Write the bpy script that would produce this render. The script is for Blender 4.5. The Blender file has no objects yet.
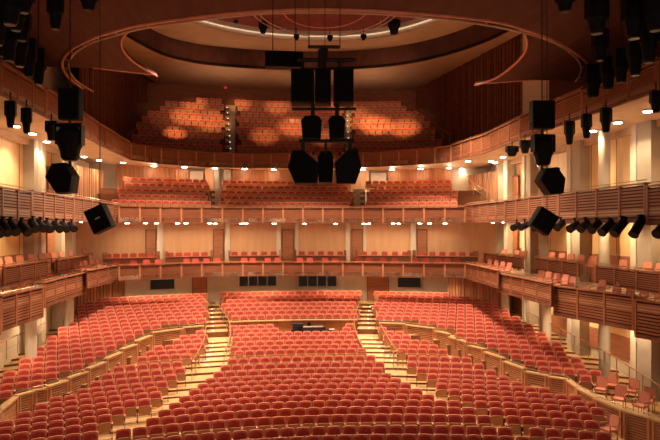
import bpy, math, random
from mathutils import Vector, Matrix
random.seed(7)
sc = bpy.context.scene
col = sc.collection
R = math.radians
# ------------------------------------------------------------------ camera
FPX, CX, CY0 = 600.0, 330.0, 228.0           # focal length in pixels, centre column, horizon row
CAM = Vector((-1.56, 0.0, 8.3)); YAW = R(6)
cd = bpy.data.cameras.new('camera'); cam = bpy.data.objects.new('camera', cd); col.objects.link(cam)
cd.sensor_width = 36; cd.lens = FPX / 660 * 36; cd.shift_y = (CY0 - 220) / 660; cd.clip_end = 200
cam.location = CAM; cam.rotation_euler = (R(90), 0, -YAW)
sc.camera = cam
sc.view_settings.view_transform = 'Standard'; sc.view_settings.look = 'None'
sc.view_settings.gamma = 1; sc.view_settings.use_curve_mapping = False
sc.view_settings.exposure = 0.0
# ------------------------------------------------------------------ world: faint warm light of the unlit stage side
w = bpy.data.worlds.new('world'); sc.world = w; w.use_nodes = True
w.node_tree.nodes['Background'].inputs[0].default_value = (1.0, 0.62, 0.45, 1)
w.node_tree.nodes['Background'].inputs[1].default_value = 0.26
WARM = (1.0, 0.60, 0.30); WARMW = (1.0, 0.72, 0.42)
def spot(loc, aim, watts, deg=100, blend=0.6, rad=0.15, colour=WARM):
    l = bpy.data.lights.new('hall_or_fill_spot', 'SPOT'); l.energy = watts; l.spot_size = R(deg); l.spot_blend = blend
    l.shadow_soft_size = rad; l.color = colour
    o = bpy.data.objects.new('hall_or_fill_spot', l); col.objects.link(o); o.location = loc
    d = Vector(aim) - Vector(loc); o.rotation_euler = d.to_track_quat('-Z', 'Y').to_euler()
    return o
# house spots in the high ceiling, aimed down on the stalls
HC = (1.0, 0.70, 0.47)
HOUSE = 11500
for (x, y, ay, k, z, cone) in ((-7, 27.5, 30, 0.5, 16.5, 76), (0.4, 27, 30, 0.5, 16.5, 76), (7.8, 27.5, 30, 0.5, 16.5, 76), (-6, 36, 31.5, 1.25, 20.5, 70), (0.6, 36.5, 31.5, 1.25, 20.5, 70), (8, 36, 31.5, 1.25, 20.5, 70), (-6.5, 36.5, 41, 1.5, 20.5, 62), (0.6, 37, 41.5, 1.5, 20.5, 62), (9, 36.5, 41, 1.5, 20.5, 62)):
    spot((x, y, z), (x * 1.2, ay, 1), HOUSE * k, cone, 0.8, 0.3, HC)
# spots that rake the upper balcony seats
for (x, y, wt, dg) in ((-8.8, 53.9, 2400, 11), (-8.3, 56.4, 2200, 9), (-6.5, 53.5, 2300, 14), (-4.2, 57, 2400, 8), (-0.6, 56.5, 1900, 9), (0.8, 53, 2200, 13),
                       (5.2, 57.2, 1700, 8), (8.2, 53.2, 4200, 13), (10.6, 52.5, 2600, 13), (6.5, 54.5, 2000, 13), (-1.8, 51.6, 1500, 12), (-9.3, 51.2, 2600, 9), (3.2, 51.6, 1500, 12)):
    spot((x * 0.7, 40, 21.2), (x, y, 14.5 + (y - 50) * 0.74), wt * 2.9, dg * 1.25, 1.0, 0.06, (1.0, 0.45, 0.17))
for x in (-7, 0.4, 8): spot((x, 38, 21.2), (x * 1.1, 56, 19), 2100, 42, 0.9, 0.5, (1.0, 0.45, 0.22))  # broad ambient fill added over the upper balcony seats, no fixture modelled
# unseen fill spots added to graze balcony fronts, cross the hall, lift the ceiling
for (x, ax) in ((-5, 12), (5.6, -11)):
    spot((x, 22.5, 15.8), (ax, 29, 3.5), 2900, 68, 0.9, 0.6, HC)
for x in (-7, 0.4, 7.6):
    spot((x, 27, 15.8), (x * 1.2, 43, 5.8), 500, 48, 0.8, 0.5, HC)
for (x, y, k) in ((-6.5, 44, 0.6), (8, 44, 0.6), (0.8, 46, 0.6), (-5, 51, 1), (7, 51, 1), (0.8, 53, 0.8)):
    spot((x, y, 17.5), (x * 1.05, y + 1, 23), 260 * k, 125, 1.0, 0.8, HC)  # invisible uplights added to brighten the tan ceiling bands
# ------------------------------------------------------------------ picture <-> place
cs, sn = math.cos(YAW), math.sin(YAW)
def P(px, py, D=None, z=None):
    """World point on the ray through a pixel, at view depth D or at height z."""
    if D is None: D = (z - CAM.z) * FPX / (CY0 - py)
    r = (px - CX) / FPX * D
    return Vector((CAM.x + r * cs + D * sn, D * cs - r * sn, CAM.z + (CY0 - py) / FPX * D))
def proj(x, y, z):
    dx = x - CAM.x; D = dx * sn + y * cs; r = dx * cs - y * sn
    return CX + FPX * r / D, CY0 - FPX * (z - CAM.z) / D, D
def atX(px, X):
    """Depth-line helper: (X, Y) where the pixel column meets the plane x = X."""
    t = (px - CX) / FPX; D = (X - CAM.x) / (t * cs + sn)
    return Vector((X, D * cs - t * D * sn, 0))
def onarc(px, Yq, Rr=30.0, xc=0.35):
    """(X, Y) where the pixel column meets the row arc with apex distance Yq."""
    t = (px - CX) / FPX; D = Yq
    for _ in range(40):
        X = CAM.x + t * D * cs + D * sn
        Y = Yq - sag(X, Rr, xc)
        D = (Y + 0) / (cs - t * sn)
    return X, Y
def sag(X, Rr=30.0, xc=0.35):
    return Rr - math.sqrt(max(Rr * Rr - (X - xc) ** 2, 1))
def interp(x, pts):
    if x <= pts[0][0]: return pts[0][1]
    for (a, b), (c, d) in zip(pts, pts[1:]):
        if x <= c: return b + (d - b) * (x - a) / (c - a)
    return pts[-1][1]
def spline(pts, n=8):
    """Catmull-Rom through 2D/3D points."""
    pts = [Vector(p) for p in pts]; out = []
    for i in range(len(pts) - 1):
        p0 = pts[max(i - 1, 0)]; p1 = pts[i]; p2 = pts[i + 1]; p3 = pts[min(i + 2, len(pts) - 1)]
        for k in range(n):
            t = k / n
            out.append(0.5 * ((2 * p1) + (p2 - p0) * t + (2 * p0 - 5 * p1 + 4 * p2 - p3) * t * t + (3 * p1 - p0 - 3 * p2 + p3) * t ** 3))
    out.append(pts[-1]); return out
# ------------------------------------------------------------------ materials
def mat(name, c, rough=0.6, c2=None, scale=(3, 3, 3), spec=0.3, metal=0.0, detail=4, emit=None, estr=0, bump=0, wave=None):
    m = bpy.data.materials.new(name); m.use_nodes = True; nt = m.node_tree; b = nt.nodes['Principled BSDF']
    b.inputs['Roughness'].default_value = rough; b.inputs['Metallic'].default_value = metal
    b.inputs['Specular IOR Level'].default_value = spec
    if c2 is None: c2 = tuple(v * 0.82 for v in c)
    tc = nt.nodes.new('ShaderNodeTexCoord'); mp = nt.nodes.new('ShaderNodeMapping'); mp.inputs['Scale'].default_value = scale
    nz = nt.nodes.new('ShaderNodeTexNoise'); nz.inputs['Scale'].default_value = 1.0; nz.inputs['Detail'].default_value = detail
    rp = nt.nodes.new('ShaderNodeValToRGB'); rp.color_ramp.elements[0].position = 0.35; rp.color_ramp.elements[1].position = 0.65
    rp.color_ramp.elements[0].color = (*c2, 1); rp.color_ramp.elements[1].color = (*c, 1)
    L = nt.links.new
    L(tc.outputs['Object'], mp.inputs[0]); L(mp.outputs[0], nz.inputs['Vector'])
    L(nz.outputs['Fac'], rp.inputs[0]); L(rp.outputs[0], b.inputs['Base Color'])
    if emit:
        b.inputs['Emission Color'].default_value = (*emit, 1); b.inputs['Emission Strength'].default_value = estr
    if bump:
        bp = nt.nodes.new('ShaderNodeBump'); bp.inputs['Strength'].default_value = bump; L(nz.outputs['Fac'], bp.inputs['Height']); L(bp.outputs[0], b.inputs['Normal'])
    return m
M = dict(
    seat_red=mat('seat_velvet', (0.56, 0.100, 0.078), 0.9, (0.46, 0.075, 0.06), (6, 6, 6), 0.12),
    seat_rim=mat('seat_edge_fabric', (0.80, 0.30, 0.21), 0.75, (0.71, 0.25, 0.175), (6, 6, 6), 0.2),
    seat_pink=mat('armchair_fabric', (0.72, 0.30, 0.21), 0.75, (0.64, 0.25, 0.18), (6, 6, 6), 0.2),
    seat_wood=mat('seat_plywood', (0.50, 0.27, 0.15), 0.45, (0.42, 0.21, 0.115), (3, 3, 20), 0.35),
    arm_wood=mat('armrest_wood', (0.55, 0.28, 0.15), 0.35, None, (5, 20, 5), 0.5),
    iron=mat('dark_iron', (0.035, 0.025, 0.022), 0.5, None, (5, 5, 5), 0.4),
    wood=mat('balcony_cherry', (0.45, 0.19, 0.10), 0.5, (0.35, 0.14, 0.07), (0.7, 0.7, 9), 0.3),
    woodm=mat('cherry_front', (0.30, 0.115, 0.062), 0.5, (0.24, 0.09, 0.048), (0.7, 0.7, 9), 0.3),
    woodl=mat('rail_cherry', (0.60, 0.29, 0.16), 0.35, (0.50, 0.23, 0.12), (2, 2, 6), 0.5),
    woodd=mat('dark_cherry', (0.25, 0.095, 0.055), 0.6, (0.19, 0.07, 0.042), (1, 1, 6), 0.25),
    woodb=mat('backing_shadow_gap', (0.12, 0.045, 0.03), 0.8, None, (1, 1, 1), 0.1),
    flute=mat('fluted_cherry', (0.60, 0.31, 0.17), 0.5, (0.42, 0.20, 0.10), (5, 5, 0.4), 0.3),
    maple=mat('maple_panel', (0.90, 0.64, 0.34), 0.5, (0.84, 0.57, 0.29), (3, 3, 0.5), 0.3),
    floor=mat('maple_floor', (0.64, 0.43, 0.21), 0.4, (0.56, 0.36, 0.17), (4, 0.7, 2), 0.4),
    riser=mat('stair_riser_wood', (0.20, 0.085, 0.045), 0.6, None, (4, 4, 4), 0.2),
    maple2=mat('tan_maple_panel', (0.78, 0.47, 0.27), 0.5, (0.71, 0.41, 0.23), (3, 3, 0.5), 0.3),
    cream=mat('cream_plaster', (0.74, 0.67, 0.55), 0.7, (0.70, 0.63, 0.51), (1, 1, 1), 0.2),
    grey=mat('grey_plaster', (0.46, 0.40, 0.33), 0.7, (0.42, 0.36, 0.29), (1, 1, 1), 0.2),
    soffit=mat('soffit_plaster', (0.68, 0.50, 0.36), 0.7, None, (1, 1, 1), 0.2),
    ceil=mat('ceiling_cherry', (0.125, 0.056, 0.046), 0.8, (0.10, 0.042, 0.036), (2.5, 0.35, 1), 0.15),
    ceilr=mat('ceiling_crimson', (0.25, 0.060, 0.045), 0.75, (0.19, 0.045, 0.036), (1.5, 1.5, 1), 0.2),
    band=mat('ceiling_tan_band', (0.66, 0.42, 0.25), 0.7, (0.60, 0.37, 0.22), (1, 1, 1), 0.2),
    trim=mat('copper_red_trim', (0.80, 0.34, 0.24), 0.4, None, (2, 2, 2), 0.5),
    trim2=mat('pale_track', (0.72, 0.52, 0.42), 0.35, None, (2, 2, 2), 0.5),
    black=mat('black_case', (0.006, 0.007, 0.010), 0.6, None, (6, 6, 6), 0.2),
    grill=mat('speaker_grille', (0.009, 0.010, 0.013), 0.8, (0.005, 0.005, 0.007), (60, 60, 60), 0.15),
    slate=mat('blue_black_case', (0.02, 0.025, 0.04), 0.45, None, (6, 6, 6), 0.4),
    steel=mat('brushed_steel', (0.45, 0.38, 0.30), 0.3, None, (3, 3, 30), 0.6, 0.8),
    glass=mat('control_glass', (0.012, 0.015, 0.012), 0.08, None, (1, 1, 1), 0.6),
    white=mat('white_print', (0.75, 0.75, 0.72), 0.5),
    paper=mat('paper', (0.75, 0.72, 0.62), 0.6),
    exitred=mat('red_glow', (0.8, 0.05, 0.03), 0.5, emit=(1.0, 0.06, 0.03), estr=0.3),
    lamp=mat('lamp_glow', (1, 0.9, 0.7), 0.5, emit=(1.0, 0.84, 0.62), estr=40),
    step=mat('step_light_glow', (1, 0.9, 0.7), 0.5, emit=(1.0, 0.82, 0.6), estr=3.0),
    cove=mat('cove_glow', (1, 0.9, 0.7), 0.5, emit=(1.0, 0.70, 0.46), estr=0.7),
    blue=mat('lens_glass', (0.01, 0.012, 0.018), 0.3, None, (1, 1, 1), 0.3),
)
# ------------------------------------------------------------------ mesh helpers
class MB:
    def __init__(s): s.v = []; s.f = []; s.m = []; s.mats = []; s.cur = 0
    def use(s, name):
        if name not in s.mats: s.mats.append(name)
        s.cur = s.mats.index(name); return s
    def add(s, vs, fs):
        n = len(s.v); s.v += [tuple(v) for v in vs]; s.f += [tuple(i + n for i in f) for f in fs]; s.m += [s.cur] * len(fs); return s
    def box(s, c, d, mtx=None):
        x, y, z = d[0] / 2, d[1] / 2, d[2] / 2
        vs = [Vector((c[0] + a * x, c[1] + b * y, c[2] + e * z)) for a in (-1, 1) for b in (-1, 1) for e in (-1, 1)]
        if mtx: vs = [mtx @ v for v in vs]
        return s.add(vs, [(0, 1, 3, 2), (4, 6, 7, 5), (0, 4, 5, 1), (2, 3, 7, 6), (0, 2, 6, 4), (1, 5, 7, 3)])
    def prism(s, outline, y0, y1, mtx=None, inset=0):
        """outline in (x, z), pushed along y from y0 (front) to y1; inset shrinks the front face for a soft edge."""
        n = len(outline); cx = sum(p[0] for p in outline) / n; cz = sum(p[1] for p in outline) / n
        def sh(p, k): return (p[0] + (cx - p[0]) * k, p[1] + (cz - p[1]) * k)
        if inset:
            e = (y1 - y0) * 0.35
            rings = [[(sh(p, inset)[0], y0, sh(p, inset)[1]) for p in outline], [(p[0], y0 + e, p[1]) for p in outline], [(p[0], y1, p[1]) for p in outline]]
        else: rings = [[(p[0], y0, p[1]) for p in outline], [(p[0], y1, p[1]) for p in outline]]
        vs = [Vector(v) for r in rings for v in r]
        if mtx: vs = [mtx @ v for v in vs]
        fs = [tuple(range(n)), tuple(reversed(range((len(rings) - 1) * n, len(rings) * n)))]
        for k in range(len(rings) - 1):
            for i in range(n):
                j = (i + 1) % n; fs.append((k * n + i, (k + 1) * n + i, (k + 1) * n + j, k * n + j))
        return s.add(vs, fs)
    def poly(s, pts, z0, z1):
        """plan polygon extruded in height (both ends closed)."""
        n = len(pts); vs = [(p[0], p[1], z0) for p in pts] + [(p[0], p[1], z1) for p in pts]
        fs = [tuple(reversed(range(n))), tuple(range(n, 2 * n))] + [(i, (i + 1) % n, n + (i + 1) % n, n + i) for i in range(n)]
        return s.add(vs, fs)
    def tube(s, pts, r, n=8, closed=False, r1=None):
        pts = [Vector(p) for p in pts]; m = len(pts); vs = []; fs = []
        for i, p in enumerate(pts):
            a = pts[i - 1] if (i > 0 or closed) else p; b = pts[(i + 1) % m] if (i < m - 1 or closed) else p
            t = (b - a).normalized(); u = t.cross(Vector((0, 0, 1)))
            if u.length < 1e-3: u = t.cross(Vector((1, 0, 0)))
            u.normalize(); v = t.cross(u).normalized()
            rr = r if r1 is None else r + (r1 - r) * i / max(m - 1, 1)
            for k in range(n):
                a_ = 2 * math.pi * k / n; vs.append(p + (u * math.cos(a_) + v * math.sin(a_)) * rr)
        for i in range(m if closed else m - 1):
            for k in range(n):
                fs.append((i * n + k, i * n + (k + 1) % n, ((i + 1) % m) * n + (k + 1) % n, ((i + 1) % m) * n + k))
        if not closed: fs += [tuple(reversed(range(n))), tuple(range((m - 1) * n, m * n))]
        return s.add(vs, fs)
    def bar(s, a, b, wd, ht):
        """rectangular bar from a to b: wd across, ht tall."""
        a = Vector(a); b = Vector(b); t = (b - a).normalized(); u = t.cross(Vector((0, 0, 1)))
        if u.length < 1e-3: u = Vector((1, 0, 0))
        u.normalize(); v = u.cross(t).normalized(); vs = []
        for p in (a, b):
            for (i, j) in ((-1, -1), (1, -1), (1, 1), (-1, 1)): vs.append(p + u * i * wd / 2 + v * j * ht / 2)
        return s.add(vs, [(0, 1, 2, 3), (7, 6, 5, 4), (0, 4, 5, 1), (1, 5, 6, 2), (2, 6, 7, 3), (3, 7, 4, 0)])
    def strip(s, pts, off, wd, z0, z1):
        """wall along a plan polyline, offset sideways by off, wd thick. z0/z1 numbers or lists."""
        n = len(pts); nor = []
        for i in range(n):
            a = Vector(pts[max(i - 1, 0)][:2]); b = Vector(pts[min(i + 1, n - 1)][:2]); t = (b - a).normalized(); nor.append(Vector((-t.y, t.x)))
        g = lambda z, i: z[i] if isinstance(z, (list, tuple)) else z
        vs = []
        for i in range(n):
            p = Vector(pts[i][:2]); q0 = p + nor[i] * off; q1 = p + nor[i] * (off + wd)
            vs += [(q0.x, q0.y, g(z0, i)), (q1.x, q1.y, g(z0, i)), (q1.x, q1.y, g(z1, i)), (q0.x, q0.y, g(z1, i))]
        fs = [(0, 1, 2, 3), tuple(4 * (n - 1) + k for k in (3, 2, 1, 0))]
        for i in range(n - 1):
            for k in range(4): fs.append((4 * i + k, 4 * i + 4 + k, 4 * i + 4 + (k + 1) % 4, 4 * i + (k + 1) % 4))
        return s.add(vs, fs)
    def mesh(s, name):
        me = bpy.data.meshes.new(name); me.from_pydata(s.v, [], s.f)
        for nm in s.mats: me.materials.append(M[nm])
        me.polygons.foreach_set('material_index', s.m); me.update(); return me
    def build(s, name, parent=None, loc=None):
        """link as one object with its origin at its base centre (or at loc)."""
        if loc is None and parent is None and s.v:
            xs, ys, zs = zip(*s.v); loc = ((min(xs) + max(xs)) / 2, (min(ys) + max(ys)) / 2, min(zs))
        if loc is not None: s.v = [(a - loc[0], b - loc[1], c - loc[2]) for a, b, c in s.v]
        o = bpy.data.objects.new(name, s.mesh(name)); col.objects.link(o)
        if loc is not None: o.location = loc
        if parent: o.parent = parent
        return o
def mb(m): return MB().use(m)
def tag(o, label, cat=None, group=None):
    o['label'] = label
    if cat: o['category'] = cat
    if group: o['group'] = group
    return o
def empty(name, loc, rz=0, label=None, cat=None, group=None):
    o = bpy.data.objects.new(name, None); col.objects.link(o); o.location = loc; o.rotation_euler = (0, 0, rz); o.empty_display_size = 0.1
    if label: tag(o, label, cat, group)
    return o
def part(b, name, root):
    """world-space MB -> child of an Empty without rotation."""
    l = root.location; b.v = [(x - l.x, y - l.y, z - l.z) for x, y, z in b.v]
    return b.build(name, root)
def struct(name, b):
    o = b.build(name); o['kind'] = 'structure'; return o
def copy_tree(o, parent=None):
    c = o.copy(); col.objects.link(c)
    if parent: c.parent = parent
    for ch in list(o.children): copy_tree(ch, c)
    return c
ORD = ['first', 'second', 'third', 'fourth', 'fifth', 'sixth', 'seventh', 'eighth', 'ninth', 'tenth', 'eleventh', 'twelfth', 'thirteenth', 'fourteenth',
       'fifteenth', 'sixteenth', 'seventeenth', 'eighteenth', 'nineteenth', 'twentieth', 'twenty-first', 'twenty-second', 'twenty-third', 'twenty-fourth',
       'twenty-fifth', 'twenty-sixth', 'twenty-seventh', 'twenty-eighth', 'twenty-ninth', 'thirtieth', 'thirty-first', 'thirty-second', 'thirty-third', 'thirty-fourth',
       'thirty-fifth', 'thirty-sixth', 'thirty-seventh', 'thirty-eighth', 'thirty-ninth', 'fortieth']
XL, XR = -14.8, 16.2                          # outer side walls
# ================================================================== STALLS FLOOR
# rows of the centre stalls: (arc apex distance, floor height)
ROWY = [(433, 0.0), (421, 0.01), (413, 0.02), (406, 0.03), (400, 0.04), (394, 0.05), (388, 0.06), (383, 0.08), (378, 0.12), (372, 0.20), (366, 0.30),
        (359.5, 0.41), (352, 0.53), (347.5, 0.63), (343, 0.73), (338, 0.84), (334.3, 0.95), (330.2, 1.05), (326.5, 1.15)]
CROWS = [(FPX * (CAM.z - 0.75 - z) / (y - CY0), z) for y, z in ROWY]
CROWS = [(CROWS[0][0] - 1.75, -0.03), (CROWS[0][0] - 0.88, -0.03)] + CROWS
REAR = [(41.0 + 0.9 * k, z) for k, z in enumerate((1.5, 1.67, 1.82, 2.0, 2.17, 2.34, 2.52))]
def terrace(b, rows, xfun, z_under, first_edge=None, riser=True):
    """arc shaped steps, one per row. xfun(Yq) -> (x0, x1)."""
    for k, (yq, z) in enumerate(rows):
        y0 = (rows[k - 1][0] + yq) / 2 - 0.05 if k else (first_edge if first_edge is not None else yq - 0.5)
        y1 = (rows[k + 1][0] + yq) / 2 - 0.05 if k < len(rows) - 1 else yq + 1.6
        x0, x1 = xfun(yq); n = 14; xs = [x0 + (x1 - x0) * i / n for i in range(n + 1)]
        vs = []
        for x in xs:
            s_ = sag(x); vs += [(x, y0 - s_, z_under), (x, y0 - s_, z), (x, y1 - s_, z)]
        b.use('floor').add(vs, [(3 * i + 1, 3 * i + 4, 3 * i + 5, 3 * i + 2) for i in range(n)])
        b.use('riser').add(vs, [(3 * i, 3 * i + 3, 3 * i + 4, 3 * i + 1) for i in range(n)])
# raised side stalls sit behind the wavy partitions
LRAIL = [(204, 325), (183, 327.5), (152, 333), (137, 342.5), (122, 350), (106, 360), (88, 369.5), (68, 379), (48, 387), (33, 390.5), (17, 395.5), (0, 410), (-18, 424)]
RRAIL = [(379, 322.5), (405, 323.5), (435, 329), (449, 335), (466, 343), (484, 350), (503, 359), (524, 370), (548, 376), (567, 379), (577, 387), (596, 397.5), (623, 410), (652, 418), (690, 431)]
def zc(yq): return interp(yq, CROWS + REAR)
def rail_world(px, py):
    z = 1.2
    for _ in range(60):
        p = P(px, py, z=z); z = 0.5 * z + 0.5 * (1.12 + max(zc(min(p.y + sag(p.x), 39.8)), -0.03))
    return Vector((p.x, p.y, z))
LW = [rail_world(*p) for p in LRAIL]; RW = [rail_world(*p) for p in RRAIL]
def pxat(world, Yq):
    pts = sorted([(p.y + sag(p.x), p.x) for p in world]); return interp(Yq, pts)
def zs(yq): return 0.5 + (yq - 29) * 0.115
SROWS = [(46.4 - 0.9 * k, zs(46.4 - 0.9 * k)) for k in range(22)][::-1]
fb = MB()
terrace(fb, CROWS, lambda q: (XL, XR), -0.6, 12.0)
terrace(fb, REAR, lambda q: (-9.5, 9.5), 0.2, 40.25)
struct('floor', fb)
for nm, W, sgn in (('floor_left_side_stalls', LW, -1), ('floor_right_side_stalls', RW, 1)):
    fb = MB()
    terrace(fb, SROWS, (lambda q, W=W: (XL, min(pxat(W, q), -6.6))) if sgn < 0 else (lambda q, W=W: (max(pxat(W, q), 6.2), XR)), -0.4)
    struct(nm, fb)
# ================================================================== OUTER WALLS
struct('wall_left', mb('cream').box((XL - 0.15, 33, 11.5), (0.3, 58, 25)))
struct('wall_right', mb('cream').box((XR + 0.15, 33, 11.5), (0.3, 58, 25)))
def arcpts(Yq, x0, x1, n=24, Rr=30.0): return [(x0 + (x1 - x0) * i / n, Yq - sag(x0 + (x1 - x0) * i / n, Rr)) for i in range(n + 1)]
struct('wall_back_stalls', mb('cream').strip(arcpts(48.2, XL, XR), 0, 0.2, 1.5, 5.2))
struct('wall_back_first_balcony', mb('maple2').strip(arcpts(47.6, XL, XR), 0, 0.2, 4.8, 9.0))
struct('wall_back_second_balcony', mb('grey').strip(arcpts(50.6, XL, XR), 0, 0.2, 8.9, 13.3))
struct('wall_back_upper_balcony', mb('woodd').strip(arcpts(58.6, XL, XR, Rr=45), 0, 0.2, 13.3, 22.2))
struct('roof', mb('ceilr').box((0.7, 33, 24.2), (31.6, 58, 0.3)))
# fluted timber lining (real vertical fins)
def fluted(name, pts, z0, z1, pitch=0.22, m='flute', depth=0.07, wd=0.11):
    b = mb(m).strip(pts, 0, 0.05, z0, z1); P2 = [Vector(p[:2]) for p in pts]; k = 0
    for a, c in zip(P2, P2[1:]):
        L = (c - a).length; n = max(int(L / pitch), 1); t = (c - a).normalized(); nn = Vector((-t.y, t.x))
        for i in range(n):
            p = a + (c - a) * ((i + 0.5) / n) - nn * (depth / 2 * (1 + 0.6 * math.sin(k * 1.7))); k += 1
            ww = wd * (0.75 + 0.35 * math.sin(k * 2.3))
            v = []
            for z in (z0, z1):
                for (i1, j1) in ((-1, -1), (1, -1), (1, 1), (-1, 1)):
                    q = p + t * i1 * ww / 2 + nn * j1 * depth / 2; v.append((q.x, q.y, z))
            b.add(v, [(3, 2, 1, 0), (4, 5, 6, 7), (0, 1, 5, 4), (1, 2, 6, 5), (2, 3, 7, 6), (3, 0, 4, 7)])
    return struct(name, b)
def pxarc(px0, px1, Yq, n=6, Rr=30.0):
    a = onarc(px0, Yq, Rr)[0]; c = onarc(px1, Yq, Rr)[0]; return [(a + (c - a) * i / n, Yq - sag(a + (c - a) * i / n, Rr)) for i in range(n + 1)]
fluted('wall_fluted_second_balcony_left', pxarc(116, 189, 50.4), 8.9, 13.2)
fluted('wall_fluted_second_balcony_centre', pxarc(232, 350, 50.4), 8.9, 13.2)
fluted('wall_fluted_second_balcony_right', pxarc(388, 452, 50.4), 8.9, 13.2)
struct('wall_panel_second_balcony', mb('maple2').strip(pxarc(350, 369, 50.4), 0, 0.05, 8.9, 13.2))
struct('wall_panel_second_balcony', mb('maple2').strip(pxarc(205, 214, 50.4), 0, 0.05, 8.9, 13.2))
for (a, c, n) in ((190, 203, 'left'), (371, 386, 'right')):
    struct('trim_vestibule_' + n, mb('cream').strip(pxarc(a, c, 50.35), 0, 0.05, 8.9, 12.9))
# fluted lining at the far ends of the stalls, under the first balcony
def side_line(px0, px1, D0, D1, n=6):
    a = P(px0, 228, D=D0); c = P(px1, 228, D=D1); return [tuple((a + (c - a) * i / n)[:2]) for i in range(n + 1)]
fluted('wall_fluted_stalls_left', side_line(72, 128, 39.6, 44.5), 1.0, 5.0, 0.28)
fluted('wall_fluted_stalls_right', side_line(448, 504, 45.6, 41.6), 1.0, 5.0, 0.28)
# fluted returns beside the second balcony stairs
fluted('wall_fluted_stair_left', side_line(76, 103, 40.3, 44), 9.0, 12.5, 0.2)
fluted('wall_fluted_stair_right', side_line(468, 497, 48, 44.5), 9.0, 12.5, 0.2)
# dark fluted walls flanking the upper balcony
LUP = [tuple(P(80, 100, D=37)[:2]), tuple(P(100, 100, D=41)[:2]), tuple(P(124, 100, D=49)[:2]), tuple(P(158, 100, D=59)[:2])]
RUP = [tuple(P(412, 100, D=59)[:2]), tuple(P(453, 100, D=51)[:2]), tuple(P(500, 100, D=44)[:2]), tuple(P(548, 100, D=40)[:2])]
fluted('wall_fluted_upper_left', LUP, 14.0, 22.4, 0.34, 'woodd', 0.12, 0.2)
fluted('wall_fluted_upper_right', RUP, 14.0, 22.4, 0.34, 'woodd', 0.12, 0.2)
# ---------------- side wall dressing: maple panels, columns, wainscot
def side_items(X, sgn, side, cols, rounds):
    nrm = -sgn
    for lvl, (za, zb, lv) in enumerate(((6.9, 8.65, 'first'), (9.3, 12.95, 'second'))):
        b = mb('maple').box((X + nrm * 0.05, 26, (za + zb) / 2), (0.06, 30, zb - za))
        for k in range(12): b.use('riser').box((X + nrm * 0.085, 12 + 2.4 * k, (za + zb) / 2), (0.02, 0.03, zb - za))
        struct('wall_panel_%s_%s' % (side, lv), b)
    if side == 'right': struct('wall_panel_%s_stalls' % side, mb('maple').box((X + nrm * 0.05, 24, 3.7), (0.06, 26, 1.6)).use('wood').box((X + nrm * 0.06, 24, 2.35), (0.08, 26, 1.1)))
    struct('wall_panel_%s_wainscot' % side, mb('wood').box((X + nrm * 0.06, 26, 5.9), (0.07, 30, 2.0)))
    for px, wd, m in cols:
        p = atX(px, X - sgn * 0.45)
        struct('pillar_' + side, mb(m).box((p.x + sgn * 0.1, p.y, 7.0), (0.6, wd * 0.8, 14.2)))
    for px in rounds:
        p = atX(px, X - sgn * 1.15); b = mb('grey').tube([(p.x, p.y, 0), (p.x, p.y, 13.1)], 0.27, 16)
        struct('column_' + side, b)
side_items(XR, 1, 'right', [(499, 0.7, 'cream'), (508, 0.8, 'cream'), (526, 0.5, 'cream'), (531, 0.8, 'grey'), (572, 0.5, 'cream'), (579, 1.1, 'grey'), (637, 0.55, 'cream'), (648, 1.3, 'grey'), (725, 1.3, 'grey')], (544, 604.5, 680))
side_items(XL, -1, 'left', [(70, 0.6, 'cream'), (60, 0.8, 'cream'), (40, 0.8, 'cream'), (32.5, 0.8, 'grey'), (-40, 1.3, 'grey')], (-8, ))
for px in (31, 69): 
    p = atX(px, -13.3); struct('column_left_stalls', mb('cream').tube([(p.x, p.y, 0), (p.x, p.y, 4.8)], 0.27, 16))
for px in (505.5, 546.5): 
    p = atX(px, 14.6); struct('column_right_stalls', mb('cream').tube([(p.x, p.y, 0), (p.x, p.y, 4.8)], 0.27, 16))
# side doors, seen edge-on between the pillars
nd = [0]
def door_box(pts_px, za, zb, Yq=None, X=None, sgn=1, m='wood', handle=True):
    nd[0] += 1; nm = 'door_%d' % nd[0]
    if Yq is not None:
        a = onarc(pts_px[0], Yq); c = onarc(pts_px[1], Yq)
    else:
        p = atX(pts_px[0], X); q = atX(pts_px[1], X); a = (p.x, p.y); c = (q.x, q.y)
    a = Vector(a); c = Vector(c); t = (c - a).normalized(); n = Vector((t.y, -t.x))
    if n.y > 0 and Yq is not None: n = -n
    if X is not None: n = Vector((-sgn, 0))
    L = (c - a).length
    def slab(b, u0, u1, z0, z1, d0, d1):
        q = [a + t * u0 + n * d0, a + t * u1 + n * d0, a + t * u1 + n * d1, a + t * u0 + n * d1]
        return b.poly([(v.x, v.y) for v in q], z0, z1)
    leaf = MB().use(m); slab(leaf, 0.06, L - 0.06, za, zb - 0.06, 0.02, 0.08)
    mid = (za + zb) / 2
    leaf.use('woodd'); slab(leaf, 0.12, L - 0.12, mid - 0.015, mid + 0.015, 0.08, 0.09)
    o = struct(nm, leaf)
    fr = MB().use('woodd')
    slab(fr, 0, 0.06, za, zb, 0.0, 0.1); slab(fr, L - 0.06, L, za, zb, 0.0, 0.1); slab(fr, 0, L, zb - 0.06, zb, 0.0, 0.1)
    l = o.location; fr.v = [(x - l.x, y - l.y, z - l.z) for x, y, z in fr.v]; fr.build('door_frame', o)
    if handle:
        h = MB().use('steel'); slab(h, L - 0.16, L - 0.12, za + 0.95, za + 1.15, 0.08, 0.13); h.v = [(x - l.x, y - l.y, z - l.z) for x, y, z in h.v]; h.build('door_handle', o)
    return o
door_box((367, 389), 2.5, 4.75, Yq=48.1); door_box((192, 207), 2.5, 4.75, Yq=48.1)
for a, c in ((145.5, 156), (213, 223.6), (282, 293.6), (351.5, 363), (417, 427.5)): door_box((a, c), 5.4, 8.2, Yq=47.5, m='wood')
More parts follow.
